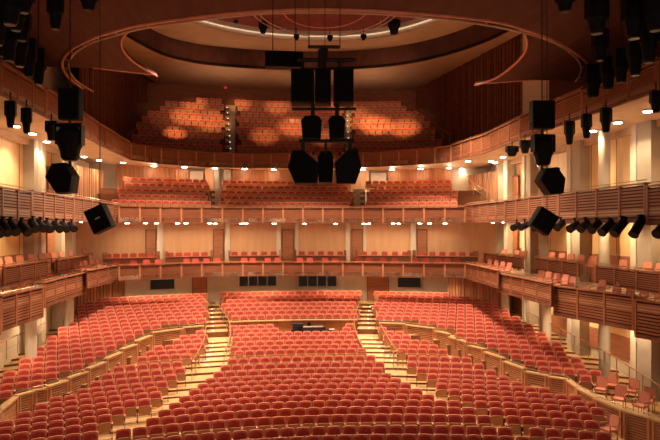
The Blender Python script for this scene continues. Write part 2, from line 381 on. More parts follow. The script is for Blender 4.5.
door_box((511, 519.5), 9.3, 12.0, X=XR - 0.15, sgn=1); door_box((512, 519), 5.3, 8.2, X=XR - 0.15, sgn=1)
door_box((55, 45.5), 5.3, 8.2, X=XL + 0.15, sgn=-1); door_box((57, 47), 9.3, 12.0, X=XL + 0.15, sgn=-1)
door_box((527, 513), 1.3, 3.9, X=XR - 0.2, sgn=1, m='wood')
# pilasters on the first balcony wall
for a, c in ((157, 163), (225, 230), (276.5, 281), (295, 298.5), (345.5, 350), (363.5, 366), (410.5, 416)):
    struct('pillar_first_balcony', mb('cream').strip(pxarc(a, c, 47.45, 2), -0.06, 0.2, 4.9, 8.8))
for a, c in ((224, 231), (214, 219)):
    struct('pillar_second_balcony', mb('grey').strip(pxarc(a, c, 50.2, 2), -0.06, 0.2, 9.0, 13.1))
# control room windows in the stalls back wall
wn = 0
for a, c, y0, y1, n in ((239, 276.5, 275, 286.5, 4), (298, 336.5, 275, 286.5, 4), (150, 175, 279.5, 290, 1), (397, 421, 277, 287.5, 1)):
    wn += 1; A = onarc(a, 48.1); C_ = onarc(c, 48.1); D = proj(A[0], A[1], 4)[2]
    z1 = CAM.z - (y0 - CY0) / FPX * D; z0 = CAM.z - (y1 - CY0) / FPX * D
    b = mb('glass').strip([A, C_], -0.03, 0.06, z0, z1); o = struct('window_%d' % wn, b); l = o.location
    f = mb('cream')
    for k in range(n + 1):
        u = k / n; X = A[0] + (C_[0] - A[0]) * u; Y = A[1] + (C_[1] - A[1]) * u
        f.box((X - l.x, Y - 0.05 - l.y, (z0 + z1) / 2 - l.z), (0.07, 0.1, z1 - z0 + 0.06))
    for z in (z0, z1): f.strip([(A[0] - l.x, A[1] - l.y), (C_[0] - l.x, C_[1] - l.y)], -0.08, 0.1, z - 0.03 - l.z, z + 0.03 - l.z)
    f.build('window_frame', o)
# ================================================================== CEILING
HZ = CAM.z + 8.5
def PZ(px, py, h): return P(px, py, z=CAM.z + h)
ring_o = [(553, 97), (573, 88), (585, 77), (588, 69), (585.5, 61), (569, 48), (547, 37), (525, 29.5), (500, 22.5), (455, 16.5), (400, 12), (362, 9.8), (320, 9), (280, 9.8), (250, 11.5), (199, 16.5), (140, 25), (110, 32.5), (91, 39), (73, 48), (64, 57), (62, 66), (69, 78), (83, 88.5)]
ring_i = [(535, 100), (560, 91), (575, 82), (581, 70), (576, 58), (560, 45.5), (536, 36), (500, 27.5), (455, 20.5), (400, 15.5), (362, 13.2), (320, 12.4), (280, 13), (250, 14.5), (199, 20), (140, 29), (110, 37), (91, 43), (76, 52), (69.5, 61), (69.5, 71), (78, 82), (93, 91.5)]
lcurve = [(128, 30), (122, 38), (123, 48), (132, 59), (145, 68), (157, 75)]
rcurve = [(524, 31), (527, 40), (524, 52), (512, 65), (495, 77), (475, 84)]
ro = spline([PZ(a, b, 8.5) for a, b in ring_o], 6); ri = spline([PZ(a, b, 8.42) for a, b in ring_i], 6)
lc = spline([PZ(a, b, 8.5) for a, b in lcurve], 5); rc = spline([PZ(a, b, 8.5) for a, b in rcurve], 5)
front = [p for p in spline([PZ(a, b, 8.5) for a, b in ring_i], 6) if lc[0].x < p.x < rc[0].x and p.y < 32]
# canopy ceiling: everything outside the opening
bound = [(XL, PZ(93, 68, 8.5).y)] + [tuple(PZ(93, 68, 8.5)[:2])] + [tuple(p[:2]) for p in reversed(lc)] + [tuple(p[:2]) for p in reversed(front)] + [tuple(p[:2]) for p in rc] + [tuple(PZ(535, 80, 8.5)[:2]), (XR, PZ(535, 80, 8.5).y), (XR, 4), (XL, 4)]
struct('ceiling', mb('ceil').poly(bound[::-1], HZ, HZ + 0.10))
struct('trim_1', mb('trim').tube(ro, 0.085, 8)); struct('trim_2', mb('trim2').tube(ri, 0.05, 8))
tb = mb('trim2')
for k in range(4, len(ri) - 4, 5):
    q = min(ro, key=lambda p: (p - ri[k]).length); tb.tube([ri[k], q], 0.03, 6)
struct('trim_3', tb)
struct('trim_4', mb('trim').tube([p - Vector((0, 0, 0.08)) for p in lc], 0.05))
struct('trim_5', mb('trim').tube([p - Vector((0, 0, 0.08)) for p in rc], 0.06))
struct('trim_6', mb('trim').tube([PZ(93, 68, 8.48), PZ(157, 75, 8.48)], 0.04)); struct('trim_7', mb('trim').tube([PZ(475, 84, 8.48), PZ(535, 80, 8.48)], 0.04))
# upper side walls of the upper balcony level: plain cherry boards
struct('wall_upper_left', mb('ceil').box((XL + 0.1, 20, 16.2), (0.12, 32, 6)))
struct('wall_upper_right', mb('ceil').box((XR - 0.1, 20, 16.2), (0.12, 32, 6)))
# stepped oval dome over the hall
H1, H2, H3 = 13.4, 15.0, 15.9
E1 = [PZ(a, b, H1) for a, b in ((112, 24), (123, 34), (160, 54), (190, 62), (220, 66), (265, 69), (310, 70), (355, 69), (400, 65), (440, 57), (478, 45), (505, 33), (522, 22))]
E1 = spline(E1, 5); yfront = 24.0
def ringpoly(outer, inner_pts): return outer
def soffit_ring(name, inner, outer_rect, z, m):
    """flat soffit between an open inner edge (left to right) and a rectangle behind it."""
    b = mb(m); n = len(inner); x0, x1, yb = outer_rect; vs = []; 
    for p in inner: vs.append((p.x, p.y, z))
    for i, p in enumerate(inner):
        u = i / (n - 1); vs.append((x0 + (x1 - x0) * u, yb if 0.12 < u < 0.88 else inner[i].y + (yb - inner[i].y) * min(u, 1 - u) / 0.12, z))
    b.add(vs, [(i, i + 1, n + i + 1, n + i) for i in range(n - 1)]); return b
struct('ceiling_lower_band', soffit_ring('x', E1, (XL, XR, 59.5), CAM.z + H1, 'band'))
struct('ceiling_slot', mb('black').strip([tuple(p[:2]) for p in E1], -0.02, 0.1, CAM.z + H1, CAM.z + H1 + 0.22))
struct('trim_8', mb('woodb').strip([tuple(p[:2]) for p in E1], -0.06, 0.07, CAM.z + H1 - 0.03, CAM.z + H1 + 0.03))
struct('ceiling_riser', mb('ceil').strip([tuple((p + Vector((0, 0.06, 0)))[:2]) for p in E1], 0.0, 0.1, CAM.z + H1 + 0.22, CAM.z + H2 + 0.02))
E2 = spline([PZ(a, b, H2) for a, b in ((150, 8), (182, 19), (205, 26), (235, 33), (270, 38), (318, 40.5), (365, 39), (400, 33), (430, 24), (450, 15), (470, 5))], 6)
n2 = len(E2)
def resample(pts, n):
    out = []
    for i in range(n):
        t = i / (n - 1) * (len(pts) - 1); k = min(int(t), len(pts) - 2); out.append(pts[k] + (pts[k + 1] - pts[k]) * (t - k))
    return out
E1r = resample(E1, n2)
struct('ceiling_upper_band', mb('band').add([(p.x, p.y, CAM.z + H2) for p in E2] + [(p.x, p.y + 0.1, CAM.z + H2) for p in E1r], [(i, i + 1, n2 + i + 1, n2 + i) for i in range(n2 - 1)]))
struct('ceiling_cove', mb('cream').strip([tuple(p[:2]) for p in E2], 0.0, 0.08, CAM.z + H2, CAM.z + H3))
struct('ceiling_dome', mb('ceilr').box((1.6, 36, CAM.z + H3 + 0.1), (28, 34, 0.2)))
o = mb('cove').tube([p + Vector((0, -0.12, 0.3)) for p in E2[8:-8]], 0.05, 8).build('cove_light'); tag(o, 'glowing cove strip around the innermost ceiling oval', 'light')
def ellipse(cx, cy, a, b, z, n=48): return [(cx + a * math.cos(2 * math.pi * i / n), cy + b * math.sin(2 * math.pi * i / n), z) for i in range(n)]
tr = empty('lighting_track', (1.6, 38, CAM.z + 15.6), 0, 'pale double oval lighting track high under the crimson inner ceiling', 'lighting track')
cen = PZ(322, 14, 15.3)
for k, (aa, bb) in enumerate(((5.2, 6.0), (4.75, 5.5), (3.0, 3.9))):
    part(mb('trim2' if k < 2 else 'trim').tube(ellipse(2.5, 41.8, aa, bb, CAM.z + 15.3), 0.04, 6, True), 'track_rail', tr)
b = mb('trim2')
for k in range(12):
    a_ = 2 * math.pi * k / 12; b.tube([(2.5 + 5.2 * math.cos(a_), 41.8 + 6 * math.sin(a_), CAM.z + 15.3), (2.5 + 5.2 * math.cos(a_), 41.8 + 6 * math.sin(a_), CAM.z + H3)], 0.025, 6)
part(b, 'hanger', tr)
# ================================================================== BALCONY SLABS AND PARAPETS
T1C = [(118, 265), (160, 263.4), (200, 262.3), (245, 261.7), (290, 261.5), (335, 261.6), (380, 262), (425, 262.5), (466, 263)]
C1 = [P(a, b, z=5.86) for a, b in T1C]
T3C = [(130, 143), (150, 146.5), (175, 149.5), (205, 152), (245, 153), (290, 153.3), (335, 153), (375, 151.8), (410, 149.5), (435, 147.5), (452, 145.5)]
C3 = [P(a, b, z=14.2) for a, b in T3C]
def ext(p, q, L=9.0):
    t = (Vector(q[:2]) - Vector(p[:2])).normalized(); e = Vector(q[:2]) + t * L; return (e.x, e.y)
def seg(pts, z): return [tuple(P(a, b, z=z)[:2]) for a, b in pts]
# side runs, each from its back corner towards the stage: (plan points, top, bottom)
R1 = [(seg([(466, 263), (482, 266.3), (498.5, 270)], 5.86), 5.86, 4.78), (seg([(499.5, 273), (525, 277.8), (552, 283.2)], 5.65), 5.65, 4.52), (seg([(553.5, 285), (592, 289.8), (635, 295.3)], 5.52), 5.52, 4.05)]
a_ = R1[-1][0]; R1.append(([a_[-1], ext(a_[0], a_[-1], 3), ext(a_[0], a_[-1], 9)], 5.38, 3.8))
L1 = [(seg([(118, 265), (102, 267.5), (86.5, 270.3)], 5.80), 5.80, 4.70), (seg([(85.5, 272), (65, 276.5), (43.5, 282)], 5.65), 5.65, 4.38), (seg([(42.5, 286.5), (22, 291), (0, 296)], 5.50), 5.50, 4.02)]
a_ = L1[-1][0]; L1.append(([a_[-1], ext(a_[0], a_[-1], 3), ext(a_[0], a_[-1], 8)], 5.40, 3.9))
R2p = [(466, 205), (488, 202), (505.5, 199.2), (542, 194.8), (559, 192.8), (600, 188), (647, 182.7)]
L2p = [(118, 203.2), (98, 200), (73, 196.3), (52, 194), (31, 191.3), (0, 186.5)]
def fixX(pts, X0, X1, zt):  # plan line between two side positions, rail height near zt
    n = len(pts); return [tuple(atX(p[0], X0 + (X1 - X0) * i / (n - 1))[:2]) for i, p in enumerate(pts)]
R2a = fixX(R2p[:3], 12.2, 12.05, 9.9); R2b = fixX(R2p[2:5], 12.05, 12.0, 9.9); R2c = fixX(R2p[4:], 12.0, 12.0, 9.9)
R2 = [(R2a, 9.9, 8.66), (R2b, 9.92, 8.6), (R2c, 9.94, 8.5), ([R2c[-1], ext(R2c[0], R2c[-1], 3), ext(R2c[0], R2c[-1], 10)], 9.82, 8.4)]
L2a = fixX(L2p[:3], -11.5, -11.3, 9.9); L2b = fixX(L2p[2:5], -11.3, -11.2, 9.9)
L2 = [(L2a, 9.88, 8.62), (L2b, 9.86, 8.5), ([L2b[-1], tuple(atX(0, -11.1)[:2]), ext(L2b[0], L2b[-1], 9)], 9.80, 8.42)]
R3p = [(452, 145.5), (480, 133), (520, 117)]; R3q = [(520, 117), (551, 102.5), (583, 88)]; R3r = [(583, 88), (620, 76), (658, 63)]
R3a = [C3[-1][:2], tuple(atX(485, 12.2)[:2]), tuple(atX(520, 12.0)[:2])]; R3b = fixX(R3q, 12.0, 12.0, 14.3); R3c = fixX(R3r, 12.0, 12.0, 14.3)
R3 = [(R3a, 14.25, 13.05), (R3b, 14.3, 13.05), (R3c, 14.15, 13.05), ([R3c[-1], ext(R3c[0], R3c[-1], 4), ext(R3c[0], R3c[-1], 9)], 14.1, 13.0)]
L3a = [C3[0][:2], tuple(atX(105, -11.1)[:2]), tuple(atX(82, -11.0)[:2])]; L3b = fixX([(82, 0), (63, 0), (45, 0)], -11.0, -11.0, 0); L3c = fixX([(45, 0), (22, 0), (0, 0)], -11.0, -11.0, 0)
L3 = [(L3a, 14.25, 13.05), (L3b, 14.3, 13.05), (L3c, 14.2, 13.05), ([L3c[-1], ext(L3c[0], L3c[-1], 4), ext(L3c[0], L3c[-1], 9)], 14.15, 13.0)]
def slab(name, runsL, C, runsR, z0, z1, m='soffit'):
    pts = []
    for r in reversed(runsL): pts += [tuple(p) for p in reversed(r[0])]
    pts += [tuple(p[:2]) for p in C]
    for r in runsR: pts += [tuple(p) for p in r[0]]
    out = [pts[0]]
    for p in pts[1:]:
        if (Vector(p) - Vector(out[-1])).length > 0.05: out.append(p)
    out += [(XR, out[-1][1]), (XR, 61), (XL, 61), (XL, out[0][1])]
    return struct(name, mb(m).poly(out, z0, z1))
slab('slab_first_balcony', L1, C1, R1, 4.86, 5.12); slab('slab_second_balcony', L2, C1, R2, 8.74, 9.0); slab('slab_upper_balcony', L3, C3, R3, 13.15, 13.42)
# cornice strip where the soffits meet the side walls
for nm, X in (('trim_9', XL + 0.2), ('trim_10', XR - 0.2)):
    struct(nm, mb('soffit').box((X, 26, 13.0), (0.4, 32, 0.35)))
def densify(pts, step=0.6):
    out = []
    for a, c in zip(pts, pts[1:]):
        a = Vector(a[:2]); c = Vector(c[:2]); n = max(int((c - a).length / step), 1)
        for i in range(n): out.append(a + (c - a) * i / n)
    out.append(Vector(pts[-1][:2])); return out
def along(pts, u):
    pts = [Vector(p[:2]) for p in pts]; L = [(b - a).length for a, b in zip(pts, pts[1:])]; s = u * sum(L)
    for a, b, l in zip(pts, pts[1:], L):
        if s <= l + 1e-9: return a + (b - a) * (s / l), (b - a).normalized()
        s -= l
    return pts[-1], (pts[-1] - pts[-2]).normalized()
def parapet(pts, ztop, zbot, bays, slats, label, inward, group, name='balcony_parapet', rail='wood', band=0.16, postw=0.1, cat='parapet'):
    """inward = +1 if the hall void lies to the right-hand normal side."""
    c, t = along(pts, 0.5); root = empty(name, (c.x, c.y, zbot), 0, label, cat, group)
    s = inward
    zt = ztop if not callable(ztop) else None
    for k in range(bays):
        u0 = k / bays; u1 = (k + 1) / bays; m = 4
        seg_ = [along(pts, u0 + (u1 - u0) * i / m)[0] for i in range(m + 1)]
        za = zbot + band; zb = ztop - 0.09
        if slats:
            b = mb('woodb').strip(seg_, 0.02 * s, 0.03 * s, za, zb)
            n = slats; h = (zb - za - 0.08) / n; b.use('wood')
            for j in range(n):
                z = za + 0.04 + h * (j + 0.2); b.strip(seg_, -0.035 * s, 0.05 * s, z, z + h * 0.55)
        else:
            b = mb('woodm').strip(seg_, 0.0 * s, 0.04 * s, za, zb)
            b.use('wood')
            for u in (0.03, 0.97):
                p, tt = along([tuple(v) for v in seg_], u); b.box((p.x, p.y, (za + zb) / 2), (0.05, 0.07, zb - za))
            b.use('woodd')
            for u in (0.2, 0.8):
                for f in (0.25, 0.8):
                    p, tt = along([tuple(v) for v in seg_], u); q = p + Vector((-tt.y, tt.x)) * (-0.01 * s); b.box((q.x, q.y, za + (zb - za) * f), (0.1, 0.03, 0.05))
        part(b, 'slat_panel' if slats else 'front_panel', root)
    for k in range(bays + 1):
        ee = 0.5 * (postw + 0.02) / (bays * 1.5); p, tt = along(pts, min(max(k / bays, ee), 1 - ee)); nn = Vector((-tt.y, tt.x))
        A = p - nn * 0.06 * s; B_ = p + nn * 0.05 * s
        b = mb('woodl' if not slats else 'wood'); v = [A - tt * postw / 2, A + tt * postw / 2, B_ + tt * postw / 2, B_ - tt * postw / 2]
        b.poly([(q.x, q.y) for q in v], zbot + 0.02, ztop - 0.05); part(b, 'post', root)
    d = densify(pts)
    part(mb(rail).strip(d, -0.10 * s, 0.24 * s, ztop - 0.05, ztop), 'top_rail', root)
    part(mb('woodd').strip(d, -0.05 * s, 0.12 * s, zbot, zbot + band), 'base_band', root)
    # metal hand bar just above the rail
    part(mb('steel' if slats else 'wood').tube([(p.x, p.y, ztop + (0.1 if slats else 0.04))for p in d], 0.016 if slats else 0.012, 6), 'hand_bar', root)
    return root
PW = [('nearest the back', ), ]
def runs(runsR, lvl, side, inward, slats, wordy):
    names = ['at the back corner', 'second from the back corner', 'third from the back corner', 'nearest the stage']
    for k, (pts, zt, zb) in enumerate(runsR):
        L = sum((Vector(a[:2]) - Vector(b[:2])).length for a, b in zip(pts, pts[1:])); bays = max(2, round(L / 1.55))
        parapet(pts, zt, zb, bays, slats, 'slatted cherry balcony front, %s balcony, %s side, %s' % (lvl, side, names[min(k, 3)] if k < len(runsR) - 1 else names[3]), inward, '%s balcony fronts on the %s side' % (lvl, side))
runs(R1, 'first', 'right', 1, 9, ''); runs(L1, 'first', 'left', -1, 9, '')
runs(R2, 'second', 'right', 1, 9, ''); runs(L2, 'second', 'left', -1, 9, '')
runs(R3, 'upper', 'right', 1, 9, ''); runs(L3, 'upper', 'left', -1, 9, '')
parapet([tuple(p[:2]) for p in C1], 5.86, 4.80, 17, 0, 'curved cherry wood front of the first balcony across the back of the hall', 1, None, band=0.05)
parapet([tuple(p[:2]) for p in C1], 9.82, 8.66, 17, 0, 'curved cherry wood front of the second balcony across the back of the hall', 1, None, band=0.06)
parapet([tuple(p[:2]) for p in C3], 14.2, 13.02, 18, 0, 'curved cherry wood front of the upper balcony, under the raked dim seats', 1, None, band=0.06)
# ================================================================== SEATS
def seat_outline(w, h0, h1, r=0.12, bulge=0.03, n=4):
    o = [(-w / 2, h0), (w / 2, h0)]
    for i in range(n + 1):
        a = math.pi / 2 * i / n; o.append((w / 2 - r + r * math.cos(a), h1 - r + r * math.sin(a)))
    o.append((0, h1 + bulge * 0.6))
    for i in range(n + 1):
        a = math.pi / 2 + math.pi / 2 * i / n; o.append((-w / 2 + r + r * math.cos(a), h1 - r + r * math.sin(a)))
    return o
lean = Matrix.Translation((0, 0, 0.4)) @ Matrix.Rotation(R(-10), 4, 'X') @ Matrix.Translation((0, 0, -0.4))
pan = Matrix.Translation((0, -0.10, 0.38)) @ Matrix.Rotation(R(8), 4, 'X') @ Matrix.Translation((0, 0, -0.38))
def seat_parts():
    shell = mb('seat_rim').prism(seat_outline(0.53, 0.36, 0.93, 0.09, 0.02), -0.005, 0.07, lean, 0.05).use('seat_wood').prism(seat_outline(0.51, 0.34, 0.91, 0.09, 0.02), 0.071, 0.09, lean)
    pad = mb('seat_red').prism(seat_outline(0.43, 0.42, 0.855, 0.10, 0.03), -0.035, 0.0, lean, 0.08)
    seat = mb('seat_wood').prism([(-0.235, 0.30), (0.235, 0.30), (0.235, 0.66), (0.18, 0.70), (-0.18, 0.70), (-0.235, 0.66)], -0.055, -0.03, pan)
    cush = mb('seat_red').prism([(-0.215, 0.32), (0.215, 0.32), (0.215, 0.66), (-0.215, 0.66)], -0.03, 0.035, pan)
    fr = []
    for s in (-1, 1):
        x = s * 0.272
        f = mb('iron').box((x, 0.0, 0.31), (0.022, 0.05, 0.62)).box((x, -0.06, 0.012), (0.03, 0.34, 0.024)).box((x, -0.02, 0.45), (0.022, 0.2, 0.05))
        a = mb('arm_wood').prism([(x - 0.025, 0.60), (x + 0.025, 0.60), (x + 0.025, 0.63), (x - 0.025, 0.63)], -0.24, 0.08)
        fr.append((f, a))
    return shell, pad, seat, cush, fr
def make_seat():
    shell, pad, seat, cush, fr = seat_parts()
    r = empty('theatre_seat', (0, 0, 0)); s = shell.build('backrest', r); pad.build('back_cushion', s)
    p = seat.build('seat_pan', r); tag(p, 'tipped-up wooden seat base'); cush.build('seat_cushion', p)
    for f, a in fr: q = f.build('side_frame', r); a.build('armrest', q)
    return r
def inpoly(x, y, poly):
    c = False; n = len(poly)
    for i in range(n):
        x1, y1 = poly[i]; x2, y2 = poly[(i + 1) % n]
        if (y1 > y) != (y2 > y) and x < (x2 - x1) * (y - y1) / (y2 - y1) + x1: c = not c
    return c
PITCH = 0.575
def row_seats(yq, z, poly, Rr=30.0, x0=-16, x1=17.5, off=0.0, pitch=PITCH, hc=0.75, xc=0.35):
    out = []; n = int(Rr * 0.6 / pitch)
    for k in range(-n, n + 1):
        a = ((k + off) * pitch) / Rr
        X = xc + Rr * math.sin(a); Y = yq - Rr * (1 - math.cos(a))
        if not (x0 < X < x1) or Y < 8: continue
        px, py, D = proj(X, Y, z + hc)
        if inpoly(px, py, poly): out.append((X, Y, z, -a, px, py, D))
    return out
CEN = [(234, 324), (233, 341), (231, 350), (228, 357), (222, 363), (217, 371), (211, 377), (204, 384), (196, 391), (187, 398), (177, 405.5), (164, 413), (146, 421), (130, 430), (112, 441), (95, 470),
       (560, 470), (537, 441), (515, 431), (494, 420), (473, 411), (456, 405), (441, 399), (426, 393), (413, 387), (403, 381), (394, 376), (385, 370.5), (380, 365), (372, 358), (366, 352), (361, 345), (357, 337), (354, 324)]
LLOW = [(206, 330), (205, 342), (201, 350), (195, 357), (187, 365), (182, 371), (177, 378), (169, 386), (161, 393), (150, 400), (137, 408), (123, 416), (101, 428), (94, 441), (60, 470), (-60, 470), (-60, 458), (0, 424), (20, 414), (34, 407), (52, 402), (80, 391), (104, 376), (128, 363), (143, 356), (160, 347), (196, 333)]
RLOW = [(381, 327), (405, 336), (438, 346), (468, 360), (486, 367), (505, 376), (525, 386), (549, 392), (567, 395), (582, 398), (600, 407), (603, 425), (620, 441), (640, 470), (570, 470), (548, 441), (524, 433), (511, 423), (487, 410), (468, 402), (454, 394), (440, 387), (426, 379), (411, 371), (404, 361), (398, 352), (391, 343), (384, 334)]
LUPP = [(205, 294), (206, 322), (183, 323.5), (152, 328.5), (136, 336), (121, 345), (105, 355), (87, 365), (67, 374), (47, 383), (30, 387), (14, 393), (-5, 407), (-40, 420), (-40, 395), (0, 378), (18, 364), (38, 348), (52, 336), (64, 326), (75, 314), (78, 306), (110, 297)]
RUPP = [(376, 293), (376, 320), (405, 319.5), (435, 325), (449, 330), (466, 339), (484, 346), (503, 355), (524, 366), (548, 372), (567, 374), (594, 382), (598, 372), (582, 362), (569, 354), (559, 346), (547, 337), (540, 332), (531, 326.5), (522, 321), (514, 315), (505, 306), (470, 297), (440, 294)]
RBLK = [(217, 290), (222, 300), (231, 319), (355, 319), (360, 300), (364, 290)]
blocks = []
def add_block(nm, rws): blocks.append((nm, rws))
yc = lambda z: z
cen_rows = [row_seats(yq, z, CEN, off=(0.5 if k % 2 else 0.0)) for k, (yq, z) in enumerate(CROWS)]
# the sound desk takes the middle of the last three rows of the centre stalls
def nodesk(r, k):
    return [s for s in r if not ((k >= len(CROWS) - 2 and 280 < s[4] < 345) or (k == len(CROWS) - 1 and s[4] > 272 and s[4] < 345))]
cen_rows = [nodesk(r, k) for k, r in enumerate(cen_rows)]
cross = lambda rws: rws
blocks.append(('centre stalls', cen_rows))
blocks.append(('left side stalls', [row_seats(yq + 0.1, z, LLOW, off=(0.5 if k % 2 else 0.0)) for k, (yq, z) in enumerate(CROWS)]))
blocks.append(('right side stalls', [row_seats(yq + 0.1, z, RLOW, off=(0.5 if k % 2 else 0.0)) for k, (yq, z) in enumerate(CROWS)]))
blocks.append(('raised left stalls', [row_seats(yq, z, LUPP, off=(0.5 if k % 2 else 0.0)) for k, (yq, z) in enumerate(SROWS)]))
blocks.append(('raised right stalls', [row_seats(yq, z, RUPP, off=(0.5 if k % 2 else 0.0)) for k, (yq, z) in enumerate(SROWS)]))
blocks.append(('rear stalls', [row_seats(yq, z, RBLK, off=(0.5 if k % 2 else 0.0)) for k, (yq, z) in enumerate(REAR)]))
# second balcony
T2ROWS = [(45.35 + 0.85 * k, 9.36 + 0.46 * k) for k in range(5)]
T2L = [(112, 207), (209, 210), (206, 178), (125, 178), (120, 190)]; T2M = [(222, 210), (351, 210), (351, 178), (222, 178)]; T2R = [(367, 210), (462, 207), (455, 190), (447, 178), (367, 178)]
T3ROWS = [(49.3 + 0.85 * k, 14.1 + 0.64 * k) for k in range(9)]
T3L = [(129, 152), (224, 153), (221, 99), (172, 99), (157, 108), (145, 117), (138, 126), (131, 137)]; T3M = [(240, 153), (343, 153), (343, 99), (236, 99)]; T3R = [(354, 153), (444, 152), (441, 138), (430, 122), (414, 111), (399, 99), (353, 99)]
far = []
for rws, polys, Rr in ((T2ROWS, (T2L, T2M, T2R), 30.0), (T3ROWS, (T3L, T3M, T3R), 45.0)):
    for k, (yq, z) in enumerate(rws):
        for pl in polys: far += row_seats(yq, z, pl, Rr=Rr, off=0.5 * (k % 2))
allseats = []
for nm, rws in blocks:
    k2 = 0
    for r in rws:
        if not r: continue
        r.sort(key=lambda s: s[0]); vis = [s for s in r if -6 < s[4] < 666 and s[5] - 4 < 440]
        if vis: k2 += 1
        for j, s in enumerate(r): allseats.append((s[6] if (s in vis) else 999 + s[6], s, nm, k2, vis.index(s) + 1 if s in vis else 0, len(vis)))
allseats.sort(key=lambda t: t[0])
near = allseats[:300]; rest = [t[1] for t in allseats[300:]] + far
proto = make_seat(); first = True
for D, s, nm, row, j, n in near:
    o = proto if first else copy_tree(proto); first = False
    o.location = (s[0], s[1], s[2]); o.rotation_euler = (0, 0, s[3])
    tag(o, 'red tip-up seat, %s from left end, %s row from stage, %s' % (ORD[j - 1], ORD[row - 1], nm), 'seat', 'tip-up seats of the %s' % nm)
# everything further back in one mesh
shell, pad, seat, cush, fr = seat_parts()
tmpl = MB()
for b in (shell, pad, seat): 
    for i, f in enumerate(b.f): pass
    base = len(tmpl.v); tmpl.v += b.v
    for f, m_ in zip(b.f, b.m): tmpl.use(b.mats[m_]); tmpl.f.append(tuple(i + base for i in f)); tmpl.m.append(tmpl.cur)
for f_, a_ in fr:
    for b in (f_, a_):
        base = len(tmpl.v); tmpl.v += b.v
        for f, m_ in zip(b.f, b.m): tmpl.use(b.mats[m_]); tmpl.f.append(tuple(i + base for i in f)); tmpl.m.append(tmpl.cur)
big = MB(); big.mats = list(tmpl.mats)
for s in rest:
    c_, s_ = math.cos(s[3]), math.sin(s[3]); n0 = len(big.v)
    big.v += [(s[0] + x * c_ - y * s_, s[1] + x * s_ + y * c_, s[2] + z) for x, y, z in tmpl.v]
    big.f += [tuple(i + n0 for i in f) for f in tmpl.f]; big.m += tmpl.m
o = big.build('theatre_seats'); o['kind'] = 'stuff'
tag(o, 'remaining rows of red tip-up seats in the rear stalls, raised side stalls and balconies', 'seats')
print('SEATS', len(near), len(rest), 'near D', near[-1][0])
# balcony terraces
def bterrace(name, rows, xa, xb, zu, Rr, m='soffit', edge=None):
    b = MB()
    for k, (yq, z) in enumerate(rows):
        y0 = yq - 0.5 if k else (edge or yq - 0.6); y1 = yq + 0.36 if k < len(rows) - 1 else yq + 1.8
        n = 14; vs = []
        for i in range(n + 1):
            x = xa + (xb - xa) * i / n; s_ = sag(x, Rr); vs += [(x, y0 - s_, zu), (x, y0 - s_, z), (x, y1 - s_, z)]
        b.use(m).add(vs, [(3 * i + 1, 3 * i + 4, 3 * i + 5, 3 * i + 2) for i in range(n)])
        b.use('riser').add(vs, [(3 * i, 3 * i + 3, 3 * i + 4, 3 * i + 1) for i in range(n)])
    return struct(name, b)
bterrace('floor_second_balcony', T2ROWS, -13.5, 14.8, 9.0, 30.0)
bterrace('floor_upper_balcony', T3ROWS, -14.6, 16.0, 13.4, 45.0, 'woodd')
# aisle nosing lights on the balcony stairs
def aisle_lights(pxa, pxb, rows, Rr, lbl, grp):
    for k, (yq, z) in enumerate(rows):
        for half in (0, 1):
            yy = yq - 0.5 + 0.42 * half
            px = pxa + (pxb - pxa) * (k / (len(rows) - 1)); X, Y = onarc(px, yy, Rr)
            o = mb('step').box((X, Y, z + 0.03), (0.09, 0.04, 0.03)).build('step_light')
            tag(o, '%s, step %s from the bottom, %s edge' % (lbl, ORD[k], 'front' if not half else 'back'), 'step light', grp)
aisle_lights(231, 227, T3ROWS, 45.0, 'step light, left upper balcony aisle', 'step lights of the left upper balcony aisle')
aisle_lights(349, 347, T3ROWS, 45.0, 'step light, right upper balcony aisle', 'step lights of the right upper balcony aisle')
# ================================================================== STALLS PARTITIONS
def partition(W, side, inward, a, c, lbl):
    pts = [(p.x, p.y) for p in W[a:c + 1]]; z1 = sum(p.z for p in W[a:c + 1]) / (c + 1 - a)
    root = empty('stalls_partition', (pts[0][0], pts[0][1], 0), 0, lbl, 'partition', 'slatted partitions of the %s stalls' % side)
    s = inward; zb = min(p.z for p in W[a:c + 1]) - 1.25
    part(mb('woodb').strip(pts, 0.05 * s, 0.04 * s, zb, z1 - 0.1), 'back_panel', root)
    n = 11; b = mb('woodl'); h = (z1 - 0.12 - zb) / n
    for j in range(n): b.strip(pts, -0.02 * s, 0.06 * s, zb + h * (j + 0.2), zb + h * (j + 0.8))
    part(b, 'slat_panel', root)
    part(mb('floor').strip(pts, -0.08 * s, 0.26 * s, z1 - 0.08, z1), 'top_rail', root)
    A_, B_ = Vector(pts[0]), Vector(pts[-1]); dd = (B_ - A_).normalized() * 0.09
    for q in (A_ + dd, B_ - dd): part(mb('woodl').box((q.x, q.y, (zb + z1) / 2), (0.14, 0.14, z1 - zb - 0.02)), 'post', root)
    part(mb('steel').tube([(q[0], q[1], z1 + 0.14) for q in pts], 0.018, 6), 'hand_bar', root)
for k in range(len(LW) - 1): partition(LW, 'left', -1, k, k + 1, 'stepped slatted wood partition with pale rail, left stalls, %s panel from the stairs' % ORD[k])
for k in range(len(RW) - 1): partition(RW, 'right', 1, k, k + 1, 'stepped slatted wood partition with pale rail, right stalls, %s panel from the stairs' % ORD[k])
# low curved wall between centre stalls and rear stalls
rp = pxarc(228, 357, 40.2, 8)
root = empty('stalls_partition', (rp[4][0], rp[4][1], 1.1), 0, 'low curved wood wall with brass rail in front of the rear stalls', 'partition')
part(mb('wood').strip(rp, 0, 0.06, 1.1, 2.1), 'front_panel', root); part(mb('floor').strip(rp, -0.1, 0.24, 2.1, 2.16), 'top_rail', root)
for k in range(9): part(mb('woodd').box((rp[k][0], rp[k][1] - 0.02, 1.6), (0.04, 0.05, 1.0)), 'seam', root)
